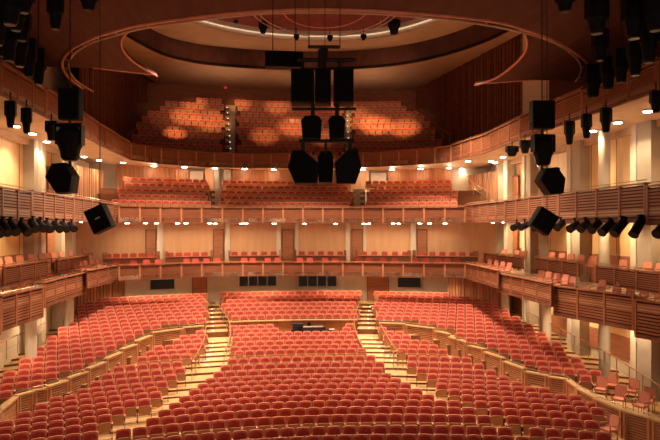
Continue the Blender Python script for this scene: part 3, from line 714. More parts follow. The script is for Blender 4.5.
# ================================================================== STAIR HANDRAILS
def handrail(pxs, lbl, m='steel', h=0.95, zfun=None, n=10, mid=True, grp=None):
    w_ = []
    for px, py in pxs:
        z = 1.0
        for _ in range(60):
            p = P(px, py, z=z); z = 0.6 * z + 0.4 * ((zfun or zc)(p.y + sag(p.x)) + h)
        w_.append(Vector((p.x, p.y, z)))
    root = empty('handrail', (w_[0].x, w_[0].y, w_[0].z - h), 0, lbl, 'handrail', grp)
    pts = resample(w_, n)
    part(mb('wood').tube(pts, 0.028, 8), 'rail', root)
    for p in pts: part(mb('steel').tube([p, p - Vector((0, 0, h))], 0.022, 6), 'baluster', root)
    if mid: part(mb('steel').tube([p - Vector((0, 0, 0.45)) for p in pts], 0.014, 6), 'mid_rail', root)
handrail([(216, 301), (222, 310), (229, 319), (231, 331), (229, 341), (224, 352)], 'wood and steel handrail on the centre side of the left stalls stairs')
handrail([(205, 301), (205, 312), (206, 322), (206, 332), (203, 342), (198, 352), (192, 362)], 'wood and steel handrail on the wall side of the left stalls stairs')
handrail([(360, 301), (356, 311), (353.5, 321), (356, 333), (361, 344)], 'wood and steel handrail on the centre side of the right stalls stairs')
handrail([(376, 301), (376, 312), (379, 321), (384, 331), (391, 342), (398, 352)], 'wood and steel handrail on the wall side of the right stalls stairs')
def freerail(a, c, lbl, n=6, h=0.9):
    a = Vector(a); c = Vector(c); root = empty('handrail', (a.x, a.y, a.z - h), 0, lbl, 'handrail'); pts = [a + (c - a) * i / (n - 1) for i in range(n)]
    part(mb('wood').tube(pts, 0.028, 8), 'rail', root)
    for p in pts: part(mb('steel').tube([p, p - Vector((0, 0, h))], 0.02, 6), 'baluster', root)
    part(mb('steel').tube([p - Vector((0, 0, 0.42)) for p in pts], 0.012, 6), 'mid_rail', root)
freerail(P(127, 136, D=46.5), P(172, 99, D=57), 'bright steel handrail climbing the left edge of the upper balcony seats', 9)
freerail(P(450, 135, D=46.5), P(399, 98, D=57), 'bright steel handrail climbing the right edge of the upper balcony seats', 9)
freerail(P(80, 196, D=41), P(103, 176, D=46), 'steel handrail of the second balcony stairs by the left fluted wall', 5)
freerail(P(498, 198, D=41), P(466, 178, D=46), 'steel handrail of the second balcony stairs by the right fluted wall', 5)
freerail(P(211, 203, D=45), P(206, 183, D=49), 'steel handrail beside the left aisle of the second balcony', 4)
freerail(P(366, 203, D=45), P(366, 183, D=49), 'steel handrail beside the right aisle of the second balcony', 4)
def wallrail(px0, py0, px1, py1, X, lbl):
    a = atX(px0, X); c = atX(px1, X); Da = proj(a.x, a.y, 3)[2]; Dc = proj(c.x, c.y, 3)[2]
    a.z = CAM.z + (CY0 - py0) / FPX * Da; c.z = CAM.z + (CY0 - py1) / FPX * Dc
    freerail(a, c, lbl, 7)
wallrail(528, 312, 604, 351, 14.7, 'sloping handrail of the right side steps beyond the raised seats')
wallrail(605, 351, 690, 405, 14.7, 'sloping handrail of the right side steps closest to the stage')
wallrail(47, 322, -20, 352, -13.9, 'sloping handrail of the left side steps below the first balcony')
# ================================================================== SOUND DESK
Ydk = 39.4
def dk(px, z=0): X, Y = onarc(px, Ydk); return X, Y
root = empty('sound_desk', (dk(312)[0], Ydk - 0.2, 1.05), 0, 'black sound mixing desk with pale top edge behind the centre stalls', 'sound desk')
X0, Y0 = dk(302); X1, Y1 = dk(325)
part(mb('slate').box(((X0 + X1) / 2, Ydk - 0.2, 1.72), (X1 - X0, 0.6, 0.22)).use('paper').box(((X0 + X1) / 2 - 0.05, Ydk - 0.36, 1.86), (X1 - X0 - 0.25, 0.16, 0.05)), 'console', root)
part(mb('black').box(((X0 + X1) / 2, Ydk - 0.15, 1.585), (X1 - X0 + 0.2, 0.7, 0.05)), 'desk_top', root)
for px in (299.5, 309, 317, 326):
    X, Y = dk(px); part(mb('black').box((X, Ydk - 0.35, 1.3), (0.12, 0.12, 0.55)), 'leg', root)
X, Y = dk(309); part(mb('black').box((X, Ydk - 0.1, 2.0), (0.22, 0.1, 0.2)), 'meter_bridge', root)
X, Y = dk(297.5); root = empty('equipment_rack', (X, Ydk - 0.2, 1.1), 0, 'blue-black equipment rack standing left of the sound desk', 'equipment rack')
part(mb('slate').box((X, Ydk - 0.2, 1.68), (0.66, 0.55, 0.78)), 'rack_case', root); part(mb('black').box((X + 0.12, Ydk - 0.49, 1.62), (0.3, 0.03, 0.55)), 'rack_door', root)
X, Y = dk(292); o = mb('black').box((X, Ydk - 0.2, 1.6), (0.14, 0.14, 0.14)).tube([(X, Ydk - 0.2, 1.1), (X, Ydk - 0.2, 1.55)], 0.03).build('desk_monitor'); tag(o, 'small black monitor on a stand left of the equipment rack', 'monitor')
X, Y = dk(330); root = empty('side_table', (X, Ydk - 0.2, 1.1), 0, 'small black side table with papers right of the sound desk', 'table')
part(mb('black').box((X, Ydk - 0.2, 1.6), (0.6, 0.5, 0.06)), 'table_top', root); part(mb('black').tube([(X - 0.1, Ydk - 0.2, 1.05), (X - 0.1, Ydk - 0.2, 1.58)], 0.06), 'leg', root)
o = mb('paper').box((X + 0.1, Ydk - 0.25, 1.65), (0.34, 0.28, 0.05)).build('paper_stack'); tag(o, 'pale stack of papers on the small black side table', 'papers')
# ================================================================== BOX CHAIRS
def make_chair(fab, bk_=None):
    r = empty('box_armchair', (0, 0, 0))
    l = Matrix.Translation((0, 0.2, 0.45)) @ Matrix.Rotation(R(-12), 4, 'X') @ Matrix.Translation((0, 0, -0.45))
    bk = mb(bk_ or fab).prism(seat_outline(0.46, 0.50, 0.98, 0.08, 0.01, 3), 0.0, 0.06, l, 0.05).build('backrest', r)
    mb(fab).box((0, -0.02, 0.45), (0.46, 0.46, 0.09)).build('seat', r)
    for s in (-1, 1):
        for t in (-1, 1): mb('seat_wood').box((s * 0.21, t * 0.2, 0.21), (0.035, 0.035, 0.42)).build('leg', r)
        mb('arm_wood').box((s * 0.25, -0.02, 0.66), (0.045, 0.4, 0.03)).box((s * 0.25, -0.2, 0.55), (0.035, 0.035, 0.22)).build('armrest', r)
    return r
chair0 = make_chair('seat_pink'); cused = [False]; chairR = make_chair('seat_red', 'seat_red'); rused = [False]
def chair(x, y, z, rz, label, grp, red=False):
    fl, src = (rused, chairR) if red else (cused, chair0)
    o = src if not fl[0] else copy_tree(src); fl[0] = True
    o.location = (x, y, z); o.rotation_euler = (0, 0, rz); tag(o, label, 'armchair', grp); return o
# side boxes of the first balcony, front row: one chair behind the rail for each pixel column
def on_run(runs_, px, back):
    for pts, zt, zb in runs_:
        for i in range(60):
            p, t = along(pts, (i + 0.5) / 60); q = proj(p.x, p.y, zt)[0]
            if abs(q - px) < 0.9 + 0.02 * abs(px - 330) * 0.5: return p, t, zt
    return None
rpx = [470, 479, 485, 491, 497, 527.5, 535, 543, 551, 560, 590, 604, 617, 631.5, 646]
k = 0
for px in rpx:
    h = on_run(R1, px, 1)
    if not h: continue
    p, t, zt = h; k += 1; n = Vector((-t.y, t.x)); q = p + n * 0.62
    if q.x < p.x: q = p - n * 0.62
    chair(q.x, q.y, zt - 0.58, -R(78), 'pink armchair, right first balcony, front row, %s from the back' % ORD[k - 1], 'armchairs of the right first balcony')
k = 0
for px in (108, 103, 97, 92, 86.5, 81, 76.5, 62.5, 56, 50, 43.5, 36.5, 29.5, 6):
    h = on_run(L1, px, 1)
    if not h: continue
    p, t, zt = h; k += 1; n = Vector((-t.y, t.x)); q = p + n * 0.62
    if q.x > p.x: q = p - n * 0.62
    chair(q.x, q.y, zt - 0.48, R(78), 'pink armchair, left first balcony, front row, %s from the back' % ORD[k - 1], 'armchairs of the left first balcony')
# second row boxes: raised slatted fronts and chairs behind
def box_row(items, X, sgn, side):
    for j, (pa, pb, ya, yb, hz, chairs) in enumerate(items):
        a = atX(pa, X); c = atX(pb, X); z = CAM.z - ((ya + yb) / 2 - CY0) / FPX * (proj(a.x, a.y, 6)[2] + proj(c.x, c.y, 6)[2]) / 2
        parapet([(a.x, a.y), (c.x, c.y)], z, z - hz, 3, 7, 'low slatted second-row box front, %s first balcony, %s from the back' % (side, ORD[j]), 1 if sgn > 0 else -1, 'second row box fronts, %s first balcony' % side, name='box_parapet', band=0.05)
        for i, px in enumerate(chairs):
            q = atX(px, X + sgn * 0.75)
            chair(q.x, q.y, z - 0.68, -sgn * R(70), 'pink armchair behind %s low box front, %s first balcony, %s from the back' % (ORD[j], side, ORD[i]), 'second row armchairs, %s first balcony' % side)
    for j, (pa, pb, ya, yb, hz, chairs) in enumerate(items):
        pass
box_row([(484, 523, 253, 256, 0.75, (501, 514, 521)), (535.5, 579, 257.3, 261.5, 0.75, (548, 558, 567, 577, 588)), (596, 662, 266, 271, 0.85, (619, 643, 656))], 14.0, 1, 'right')
box_row([(88, 57, 255.5, 258.5, 0.72, (88, 75, 66, 58, 52)), (47, 3, 261, 265, 0.85, (46, 36, 25, 14, 4))], -13.0, -1, 'left')
slab_b = mb('soffit').box((15.2, 28, 5.22), (1.9, 30, 0.2)); struct('floor_box_right', slab_b)
struct('floor_box_left', mb('soffit').box((-14.0, 28, 5.22), (1.5, 30, 0.2)))
# centre of the first balcony: front row chairs peeping over the rail, second row behind low wood fronts
cpx = [117.5, 134, 147, 159, 187, 196, 207, 217, 244.5, 253, 268, 278, 300, 310, 325, 335, 359, 369, 383, 394.5, 415, 425, 438, 447, 456.5]
for k, px in enumerate(cpx):
    X, Y = onarc(px, 44.65); chair(X, Y, 5.12, -math.asin((X - 0.35) / 30), 'red armchair peeping over centre first balcony rail, %s from the left' % ORD[k], 'front row armchairs of the centre first balcony', True)
spans = [(103, 157), (165, 211), (229, 280), (296, 346), (358, 411), (416, 478)]
for j, (a, c) in enumerate(spans):
    pts = pxarc(a, c, 45.9, 4); zt = 6.22
    root = empty('box_parapet', (pts[2][0], pts[2][1], 5.2), 0, 'low dark wood box front in the centre first balcony, %s bay from the left' % ORD[j], 'box front', 'centre box fronts of the first balcony')
    part(mb('woodd').strip(pts, 0, 0.05, 5.2, zt - 0.05), 'front_panel', root); part(mb('woodl').strip(pts, -0.05, 0.16, zt - 0.05, zt), 'top_rail', root)
    for q in (pts[0], pts[-1]): part(mb('wood').box((q[0], q[1] + 0.5, 5.9), (0.06, 1.0, 1.4)), 'side_panel', root)
    n = int((c - a) / 9); 
    for i in range(n):
        X, Y = onarc(a + 6 + (c - a - 12) * i / max(n - 1, 1), 46.6)
        chair(X, Y, 5.5, -math.asin((X - 0.35) / 30), 'armchair, second row of centre first balcony, %s bay, %s in from left' % (ORD[j], ORD[i]), 'second row armchairs of the centre first balcony', True)
struct('floor_box_centre', mb('soffit').strip(arcpts(46.3, -13.4, 14.4), 0, 1.6, 5.1, 5.5))
# loose armchairs in the stalls box by the right wall, and one on the stalls floor
for k, (px, py, rz) in enumerate(((601, 389, -40), (613, 385, -35), (619, 399, -45), (632, 391, -50), (641, 406, -60), (648, 401, -45))):
    p = P(px, py + 8, z=0.52 + 0.1)
    chair(p.x, p.y, 0.52, R(rz), 'pink-red armchair behind the right stalls partition, %s from the raised seats' % ORD[k], 'loose armchairs of the right stalls box')
p = P(609, 441, z=0.0); chair(p.x, p.y, 0.0, R(-75), 'single pink-red armchair at the right end of the front stalls, facing sideways', None)
# box platform for those chairs
a_ = [tuple((RW[k] + Vector((0.25, 0.1, 0)))[:2]) for k in (10, 11, 12, 13, 14)]
struct('floor_right_box', mb('floor').poly(a_[::-1] + [(XR, a_[0][1]), (XR, a_[-1][1])][0:2], 0.3, 0.52))
# ================================================================== DOWNLIGHTS
dl = [0]
def downlight(p, watts, lbl, grp, deg=120, aim=None, r=0.09, em=True, colour=WARMW):
    root = empty('downlight', p, 0, lbl, 'downlight', grp)
    mb('steel').tube([(0, 0, 0.03), (0, 0, -0.02)], r * 1.35, 12).build('lamp_ring', root)
    mb('lamp').tube([(0, 0, -0.02), (0, 0, -0.05)], r, 12).build('lamp_lens', root)
    if watts: spot((p[0], p[1], p[2] - 0.12), aim or (p[0], p[1] + 0.6, p[2] - 4), watts, deg, 0.7, 0.06, colour)
def D1(px, py, D): p = P(px, py, D=D); return p
t3 = [(154, 166), (184.6, 169), (215, 170.5), (244.5, 172), (274, 172.7), (362.5, 172), (392, 171), (420.5, 169), (449, 166.5)]
for k, (px, py) in enumerate(t3):
    X, Y = onarc(px, 49.5); downlight(Vector((X, Y, 13.12)), 1250, 'bright downlight under the upper balcony, %s from the left over the centre seats' % ORD[k], 'downlights under the upper balcony', r=0.2, aim=(X, Y - 4.0, 10), deg=105)
t3r = [(468, 161), (491, 161), (503, 157), (495, 166.5), (461.5, 168.5), (592.7, 130.7), (617.7, 122.3), (647.7, 111)]
for k, (px, py) in enumerate(t3r):
    p = P(px, py, z=13.1)
    if p.x > XR - 0.5: p = atX(px, XR - 1.2); p.z = 13.1
    downlight(p, 430 if px > 550 else 100 if px < 470 else 240, 'bright downlight under the upper balcony, right side, %s from the back' % ORD[k], 'downlights under the upper balcony, right side', aim=(p.x + 0.6, p.y, 9), r=0.17)
t3l = [(123, 162.5), (99, 160), (84, 156.5), (76.7, 161), (46.7, 141.5), (32.7, 133.5), (15.7, 126)]
for k, (px, py) in enumerate(t3l):
    p = P(px, py, z=13.1)
    if p.x < XL + 0.5: p = atX(px, XL + 1.2); p.z = 13.1
    downlight(p, 430 if px < 60 else 260, 'bright downlight under the upper balcony, left side, %s from the back' % ORD[k], 'downlights under the upper balcony, left side', aim=(p.x - 0.6, p.y, 9), r=0.17)
t2 = [127, 145.5, 156.5, 177.6, 186, 209.6, 215, 241.5, 246, 274, 304.6, 335.6, 364, 368.5, 393, 398.7, 419.6, 429.5, 445]
for k, px in enumerate(t2):
    X, Y = onarc(px, 44.9); downlight(Vector((X, Y, 8.66)), 75, 'bright downlight under the second balcony, %s from the left' % ORD[k], 'downlights under the second balcony', aim=(X, Y + 1.7, 5.6), r=0.14)
for k, (px, s) in enumerate(((493, 1), (503, 1), (81, -1), (29, -1), (598, 1), (550, 1), (640, 1), (8, -1))):
    q = atX(px, XR - 2.0 if s > 0 else XL + 2.0); downlight(Vector((q.x, q.y, 8.7)), 280, 'small downlight by the %s wall under the second balcony, %s of them' % ('right' if s > 0 else 'left', ORD[k]), 'downlights under the second balcony sides', r=0.08, aim=(q.x + s * 2.2, q.y, 6.2), colour=(1.0, 0.70, 0.36))
t1 = [(139, 281), (166.6, 279.8), (194, 278.6), (249, 276.5), (276, 276.4), (330, 276), (356.5, 276.4), (384, 276.4), (411, 277.6), (437, 278.6)]
for k, (px, py) in enumerate(t1):
    X, Y = onarc(px, 45.4); downlight(Vector((X, Y, 4.84)), 240, 'small downlight under the first balcony, %s from the left' % ORD[k], 'downlights under the first balcony', r=0.08, aim=(X, Y - 0.2, 2.5), deg=150)
for k, (px, X, s) in enumerate(((615, XR - 1.8, 1), (560, XR - 1.8, 1), (520, XR - 1.8, 1), (10, XL + 1.6, -1), (55, XL + 1.6, -1))):
    q = atX(px, X); downlight(Vector((q.x, q.y, 4.82)), 450, 'small downlight by the %s wall under the first balcony, %s along' % ('right' if s > 0 else 'left', ORD[k]), 'downlights under the first balcony sides', r=0.06, aim=(q.x + s * 0.8, q.y, 2.0), colour=(1.0, 0.70, 0.40))
# ================================================================== STAGE LIGHTS AND SPEAKERS
def sp_text(): pass
def spotlight_can(tail, lens, lbl, grp, r=0.17):
    tail = Vector(tail); lens = Vector(lens); root = empty('stage_spotlight', tail, 0, lbl, 'spotlight', grp)
    d = (lens - tail)
    part(mb('black').tube([tail, tail + d * 0.12, tail + d * 0.55, tail + d * 0.6, lens], r, 12).tube([tail + d * 0.98, lens + d * 0.03], r * 1.08, 12), 'barrel', root)
    part(mb('blue').tube([lens + d * 0.025, lens + d * 0.04], r * 0.85, 12), 'lens', root)
    m_ = tail + d * 0.4; part(mb('black').bar(m_, m_ + Vector((0, 0, 0.32)), 0.06, 0.06).box(m_ + Vector((0, 0, 0.32)), (0.12, 0.12, 0.06)), 'yoke', root)
def cans(lst, X, side, sgn, z):
    for k, (lx, ly, tx, ty) in enumerate(lst):
        q = atX((lx + tx) / 2, X); D = proj(q.x, q.y, 8)[2]
        lens = P(lx, ly, D=D - 0.25); tail = P(tx, ty, D=D + 0.1)
        spotlight_can(tail, lens, 'black stage spotlight slung under the %s second balcony front, %s from the back' % (side, ORD[k]), 'spotlights under the %s second balcony' % side)
cans([(513, 228, 519, 225), (521, 227.5, 527, 224.5), (534, 228, 541, 224.5), (557, 227.8, 563, 222.5), (570, 229, 578, 224), (580.5, 229, 588, 223), (592, 230, 599, 223), (602, 232.5, 613, 222), (614.5, 233.5, 626, 219.5), (633.5, 234.5, 643, 217.5), (657, 234, 668, 222)], 11.75, 'right', 1, 8.2)
cans([(74, 229, 70, 224.5), (67, 229.3, 62, 224), (60, 229.3, 54, 223.8), (50.5, 229.5, 45, 223.5), (44, 228.8, 38, 222.5), (36, 229, 31, 221.5), (28, 232.5, 18, 222.5), (16, 232, 8, 222), (8, 232.5, 0, 222), (0.5, 233.5, -8, 223)], -10.95, 'left', -1, 8.2)
# hanging box fixtures (moving stage lights) under and around the upper balcony
def hang_light(px, y0, y1, wpx, D, lbl, grp, up=0.9, tilt=0, cap='black'):
    c = P(px, (y0 + y1) / 2, D=D); s = D / FPX; wd = wpx * s; h = (y1 - y0) * s
    root = empty('moving_light', (c.x, c.y, c.z - h / 2), 0, lbl, 'stage light', grp)
    n = 12; cz0 = c.z - h / 2
    prof = [(0.0, 0.30), (0.06, 0.36), (0.30, 0.42), (0.42, 0.50), (0.80, 0.50), (0.92, 0.40), (1.0, 0.22)]
    vs = []; fs = []
    for u, rr in prof:
        for k in range(n):
            a = 2 * math.pi * k / n; vs.append((c.x + math.cos(a) * rr * wd + tilt * u * h, c.y + math.sin(a) * rr * wd, cz0 + u * h))
    for i in range(len(prof) - 1):
        for k in range(n): fs.append((i * n + k, i * n + (k + 1) % n, (i + 1) * n + (k + 1) % n, (i + 1) * n + k))
    fs += [tuple(reversed(range(n))), tuple(range((len(prof) - 1) * n, len(prof) * n))]
    part(mb('black').add(vs, fs), 'light_body', root)
    part(mb('blue').tube([(c.x, c.y, cz0 - 0.005), (c.x, c.y, cz0 - 0.03)], wd * 0.27, 12), 'lens', root)
    t = tilt * h
    part(mb('black').box((c.x + t + wd * 0.5, c.y, cz0 + h * 0.72), (0.05, wd * 0.5, h * 0.55)).box((c.x + t - wd * 0.5, c.y, cz0 + h * 0.72), (0.05, wd * 0.5, h * 0.55)).box((c.x + t, c.y, cz0 + h * 1.0), (wd * 1.05, wd * 0.5, 0.08)), 'yoke', root)
    if up: part(mb('iron').tube([(c.x + t, c.y, cz0 + h), (c.x + t, c.y, cz0 + h + up)], 0.03, 6), 'hanger', root)
G1 = 'stage lights under the upper balcony front'
for k, (px, y0, y1, wpx) in enumerate(((512, 147, 156, 11), (525, 141, 153, 9), (569.5, 122, 144, 8.5), (586.5, 115, 137.5, 8.5), (606, 109, 132, 9.5), (656, 92, 112, 10))):
    q = atX(px, 11.6); D = proj(q.x, q.y, 13)[2]; hang_light(px, y0, y1, wpx, D, 'black stage light hanging under the right upper balcony front, %s from the back' % ORD[k], G1, up=0.35)
for k, (px, y0, y1, wpx) in enumerate(((51.5, 122, 140, 10), (26.5, 109, 133, 8.5), (10.5, 102, 127, 9))):
    q = atX(px, -10.6); D = proj(q.x, q.y, 13)[2]; hang_light(px, y0, y1, wpx, D, 'black stage light hanging under the left upper balcony front, %s from the back' % ORD[k], G1, up=0.35)
def zup(px, y, D): return HZ - P(px, y, D=D).z
top = [(593, 66, 97, 12.5, 19, 'right'), (608, 58, 89, 11.5, 18.4, 'right'), (621, 50, 82, 11.5, 17.8, 'right'), (635, 36, 75, 12, 17.2, 'right'), (649, 18, 62, 14, 16.6, 'right'), (600, 30, 60, 12, 18.6, 'right'), (597, 0, 33, 17, 17.6, 'right'), (634, 0, 38, 17, 16.8, 'right'), (655, -8, 30, 16, 16.2, 'right'), (565, -10, 11, 14, 17.8, 'right'),
       (55.5, -6, 28.5, 11.5, 18.4, 'left'), (88.5, -12, 9.5, 14, 18, 'left'), (38.5, 50, 84, 10.5, 18.6, 'left'), (29, 40, 76, 11, 18.2, 'left'), (20, 28, 66, 12, 17.8, 'left'), (9, 16, 60, 13, 17.4, 'left'), (10, -14, 24, 18, 17, 'left'), (24, -10, 12, 14, 17.8, 'left'), (-2, 4, 44, 14, 17, 'left'), (15, 34, 62, 13, 17, 'left'), (3, 30, 56, 13, 17, 'left'), (22, 14, 40, 13, 17, 'left'), (16, 2, 30, 14, 17, 'left')]
cnt = {}
for (px, y0, y1, wpx, D, sd) in top:
    D = FPX * 6.3 / (228 - y0); cnt[sd] = cnt.get(sd, 0) + 1; c = P(px, y0, D=D); up = max(HZ - c.z - 0.02, 0.1)
    hang_light(px, y0, y1, wpx * 1.15, D, 'large black stage light hung from dark ceiling, %s side, %s of the cluster' % (sd, ORD[cnt[sd] - 1]), 'stage lights clustered on the %s ceiling' % sd, up=up)
# speakers
def box_speaker(c, wd, dp, ht, label, rx=0, ry=0, rz=0, shape='box', grp=None, logo=False, hang=None):
    root = empty('loudspeaker', c, 0, label, 'loudspeaker', grp); root.rotation_euler = (R(rx), R(ry), R(rz))
    if shape == 'box': o = [(-wd / 2, -ht / 2), (wd / 2, -ht / 2), (wd / 2, ht / 2), (-wd / 2, ht / 2)]
    elif shape == 'hex': o = [(-wd * 0.10, -ht / 2), (wd * 0.42, -ht * 0.46), (wd * 0.5, ht * 0.08), (wd * 0.18, ht * 0.5), (-wd * 0.26, ht * 0.46), (-wd * 0.5, ht * 0.02)]
    elif shape == 'wedge': o = [(-wd * 0.28, -ht / 2), (wd * 0.44, -ht / 2), (wd * 0.5, ht * 0.12), (wd * 0.02, ht * 0.5), (-wd * 0.36, ht * 0.5), (-wd * 0.5, -ht * 0.02)]
    elif shape == 'taper': o = [(-wd * 0.42, -ht / 2), (wd * 0.42, -ht / 2), (wd * 0.5, ht * 0.3), (wd * 0.3, ht / 2), (-wd * 0.3, ht / 2), (-wd * 0.5, ht * 0.3)]
    mb('black').prism(o, -dp / 2, dp / 2, None, 0.03).build('cabinet', root)
    g = mb('grill').prism([(x * 0.86, z * 0.88) for x, z in o], -dp / 2 - 0.015, -dp / 2 + 0.02).build('grille', root)
    mb('iron').box((wd * 0.32, -dp * 0.1, ht * 0.42), (0.08, 0.05, 0.12)).build('bracket', root)
    if logo: mb('white').box((0.02, -dp / 2 - 0.02, 0.02), (0.17, 0.008, 0.035)).build('logo_plate', root)
    return root
def pxbox(x0, x1, y0, y1, D, dp, label, grp=None, shape='box', extra=0, **kw):
    c = P((x0 + x1) / 2, (y0 + y1) / 2, D=D); s = D / FPX
    r = box_speaker(c, (x1 - x0) * s, dp, (y1 - y0) * s, label, shape=shape, grp=grp, **kw); return r
DC = 20.0; GC = 'loudspeakers of the central cluster'
for n, a in (('left', (291.5, 314)), ('middle', (315, 331)), ('right', (333.5, 353.5))):
    pxbox(a[0], a[1], 71, 104.5, DC, 0.8, 'tall black loudspeaker in the top row of the central cluster, %s' % n, GC, rz=-6)
for n, a in (('left', (301, 322.5)), ('right', (328, 345.5))):
    pxbox(a[0], a[1], 117, 140, DC, 0.6, 'black tapered loudspeaker in the middle row of the central cluster, %s' % n, GC, shape='taper', rz=-6)
r_ = pxbox(288, 319, 151, 184, DC, 0.6, 'angular black loudspeaker at the lower left of the central cluster', GC, shape='wedge', rz=-6)
pxbox(317.5, 334, 152, 183.5, DC + 0.4, 0.6, 'narrow black loudspeaker at the bottom middle of the central cluster', GC, rz=-6, shape='taper')
r_ = pxbox(335, 361, 151, 184, DC, 0.6, 'angular black loudspeaker at the lower right of the central cluster', GC, shape='wedge', rz=174)
rig = empty('speaker_rigging', P(322, 140, D=DC), 0, 'black steel rigging frame and cables that carry the central loudspeakers', 'rigging')
def rb(a, c, r=0.04): 
    return (P(*a, D=DC), P(*c, D=DC), r)
for nm, items in (('top_bar', [((308, 47), (340, 47), 0.06), ((309, 36), (309, 47), 0.02), ((340, 38), (340, 47), 0.02)]), ('spreader_bar', [((297, 60), (356, 60), 0.07), ((325, 48), (325, 60), 0.10), ((322, 50), (322, 68), 0.14), ((338, 60), (342, 71), 0.05), ((303, 60), (303, 71), 0.06)]),
                  ('middle_bar', [((292, 109), (356, 109), 0.05), ((313, 104), (313, 118), 0.07), ((337, 104), (337, 118), 0.07)]), ('lower_bar', [((299, 141), (354, 141), 0.06), ((303, 141), (303, 152), 0.08), ((326, 141), (326, 153), 0.04), ((350, 141), (350, 152), 0.08)])):
    b = mb('iron')
    for a, c, r in items: b.tube([P(*a, D=DC), P(*c, D=DC)], r, 8)
    part(b, nm, rig)
b = mb('iron')
for px in (309, 325, 340):
    p = P(px, 47, D=DC); b.tube([p, (p.x, p.y, HZ + 7)], 0.012, 6)
part(b, 'cable', rig)
c = P(284, 60, D=21.5); o = mb('black').box((c.x, c.y, c.z), (1.35, 0.35, 0.55)).tube([(c.x + 0.4, c.y, c.z + 0.3), (c.x + 0.4, c.y, HZ + 4)], 0.015).tube([(c.x - 0.4, c.y, c.z + 0.3), (c.x - 0.4, c.y, HZ + 4)], 0.015).build('projector_housing'); tag(o, 'long black equipment housing hanging left of the central loudspeakers', 'projector housing')
# side hangs
def side_hang(side, x, box, fix, hexa, tilt, tl):
    D = 20.0; g = 'loudspeakers of the %s hang' % side
    pxbox(*box, D, 0.35, 'square black loudspeaker at the top of the %s hang' % side, g, rz=-6)
    hang_light((fix[0] + fix[1]) / 2, fix[2], fix[3], fix[1] - fix[0], D, 'bulky black stage light below the top loudspeaker of the %s hang' % side, 'stage lights on the %s hang' % side, up=0.1)
    pxbox(*hexa, D, 0.6, 'six-sided black loudspeaker in the %s hang' % side, g, shape='hex', rz=-6)
    pxbox(*tilt, D, 0.45, 'tilted black loudspeaker lowest in the %s hang%s' % (side, ', small white logo' if side == 'left' else ''), g, ry=tl, rz=-6, logo=(side == 'left'))
    rg = empty('hang_rigging', P(x, 122, D=D), 0, 'thin steel bar and cables carrying the %s side loudspeakers' % side, 'rigging')
    b = mb('iron')
    p0 = P(x, box[3], D=D); p1 = P(x, hexa[2] + 3, D=D); b.tube([p0, p1], 0.05, 6); part(b, 'drop_bar', rg)
    b = mb('iron').tube([P(x - 12, 124, D=D), P(x + 12, 124, D=D)], 0.04, 6); part(b, 'cross_bar', rg)
    q = P(x, box[2], D=D); part(mb('iron').tube([q, (q.x, q.y, HZ)], 0.02, 6), 'cable', rg)
    q = P((tilt[0] + tilt[1]) / 2 + (0 if side == 'left' else 4), tilt[2] + 2, D=D)
    part(mb('iron').tube([q, (q.x, q.y, HZ)], 0.015, 6), 'cable', rg)
side_hang('left', 70, (60, 81, 89, 120), (58, 82, 126, 160), (49, 76, 163, 194), (90, 110, 206.5, 231.5), -25)
side_hang('right', 542, (531, 553.5, 101, 129), (533, 553, 136, 165), (537, 562.5, 167.5, 195), (532.5, 553.5, 210, 232), 32)

# small lights on the inner oval track
for k, (px, y0, y1, wpx) in enumerate(((236, 16, 23, 5), (263, 22, 33, 8), (296.5, 35, 40, 5), (330, 36, 41, 5), (363.5, 35, 40, 5), (394, 18, 34, 11), (424, 17, 27, 7))):
    hang_light(px, y0, y1, wpx, 45.5, 'small black light on the inner ceiling oval, %s from the left' % ORD[k], 'small lights of the inner ceiling oval', up=0.6)
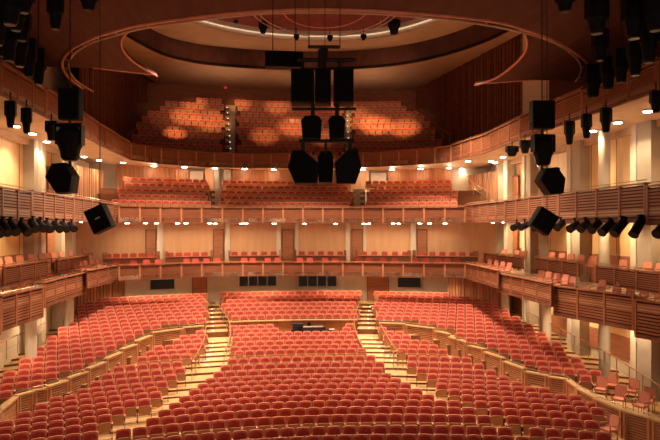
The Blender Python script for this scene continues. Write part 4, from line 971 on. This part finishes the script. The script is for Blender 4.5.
# marker lights down the middle of the stalls stairs
for side, a in (('left', [(212, 308), (212.5, 320), (213, 335), (213, 350), (210, 362), (207, 374)]), ('right', [(370, 306), (368, 318), (368, 330), (373, 343), (382, 357), (392, 370)])):
    for k in range(12):
        t = k / 11 * (len(a) - 1); i = min(int(t), len(a) - 2); px = a[i][0] + (a[i + 1][0] - a[i][0]) * (t - i)
        rows_ = (CROWS + REAR)[::-1]; yq, z = rows_[k + 1] if k < 7 else rows_[k + 1]
        X, Y = onarc(px, yq - 0.25); o = mb('step').box((X, Y, z + 0.012), (0.12, 0.05, 0.02)).build('step_light')
        tag(o, 'step light, %s stalls stairs, %s from the top' % (side, ORD[k]), 'step light', 'step lights of the %s stalls stairs' % side)

# grey carpeted aisles of the two upper tiers
def aisle(name, a, c, rows, Rr, zu):
    A = [onarc(a, q, Rr)[0] for q, z in rows]; B = [onarc(c, q, Rr)[0] for q, z in rows]; b = mb('grey')
    for k, (q, z) in enumerate(rows):
        for h in (0, 1):
            y0 = q - 0.52 + 0.43 * h; y1 = y0 + 0.45; zz = z + 0.012 + (rows[1][1] - rows[0][1]) * 0.5 * h; sg = sag((A[k] + B[k]) / 2, Rr)
            b.box(((A[k] + B[k]) / 2, (y0 + y1) / 2 - sg, (zz + z - 0.3) / 2), (abs(B[k] - A[k]) - 0.1, 0.45, zz - z + 0.3))
    struct(name, b)
aisle('floor_aisle_upper_left', 225, 236, T3ROWS, 45.0, 13.4); aisle('floor_aisle_upper_right', 345, 352, T3ROWS, 45.0, 13.4)
aisle('floor_aisle_second_left', 211, 222, T2ROWS, 30.0, 9.0); aisle('floor_aisle_second_right', 353, 365, T2ROWS, 30.0, 9.0)
# short guard rails at the row ends beside the stalls stairs
def guard(px0, px1, py, lbl):
    handrail([(px0, py), (px1, py)], lbl, n=3, mid=False, h=1.0)
guard(229, 242, 354.5, 'short guard rail at the left end of the centre stalls, beside the stairs')
guard(356, 366, 351.5, 'short guard rail at the right end of the centre stalls, beside the stairs')
guard(176, 195, 355.5, 'short guard rail at the stair end of the left side stalls')
guard(384, 403, 351.5, 'short guard rail at the stair end of the right side stalls')
X, Y = onarc(225.5, 57.9, 45); o = mb('exitred').box((X, Y, CAM.z + (228 - 90.5) / 600 * 58), (0.3, 0.08, 0.2)).build('exit_light'); tag(o, 'small glowing red light high on the upper balcony back wall', 'exit light')
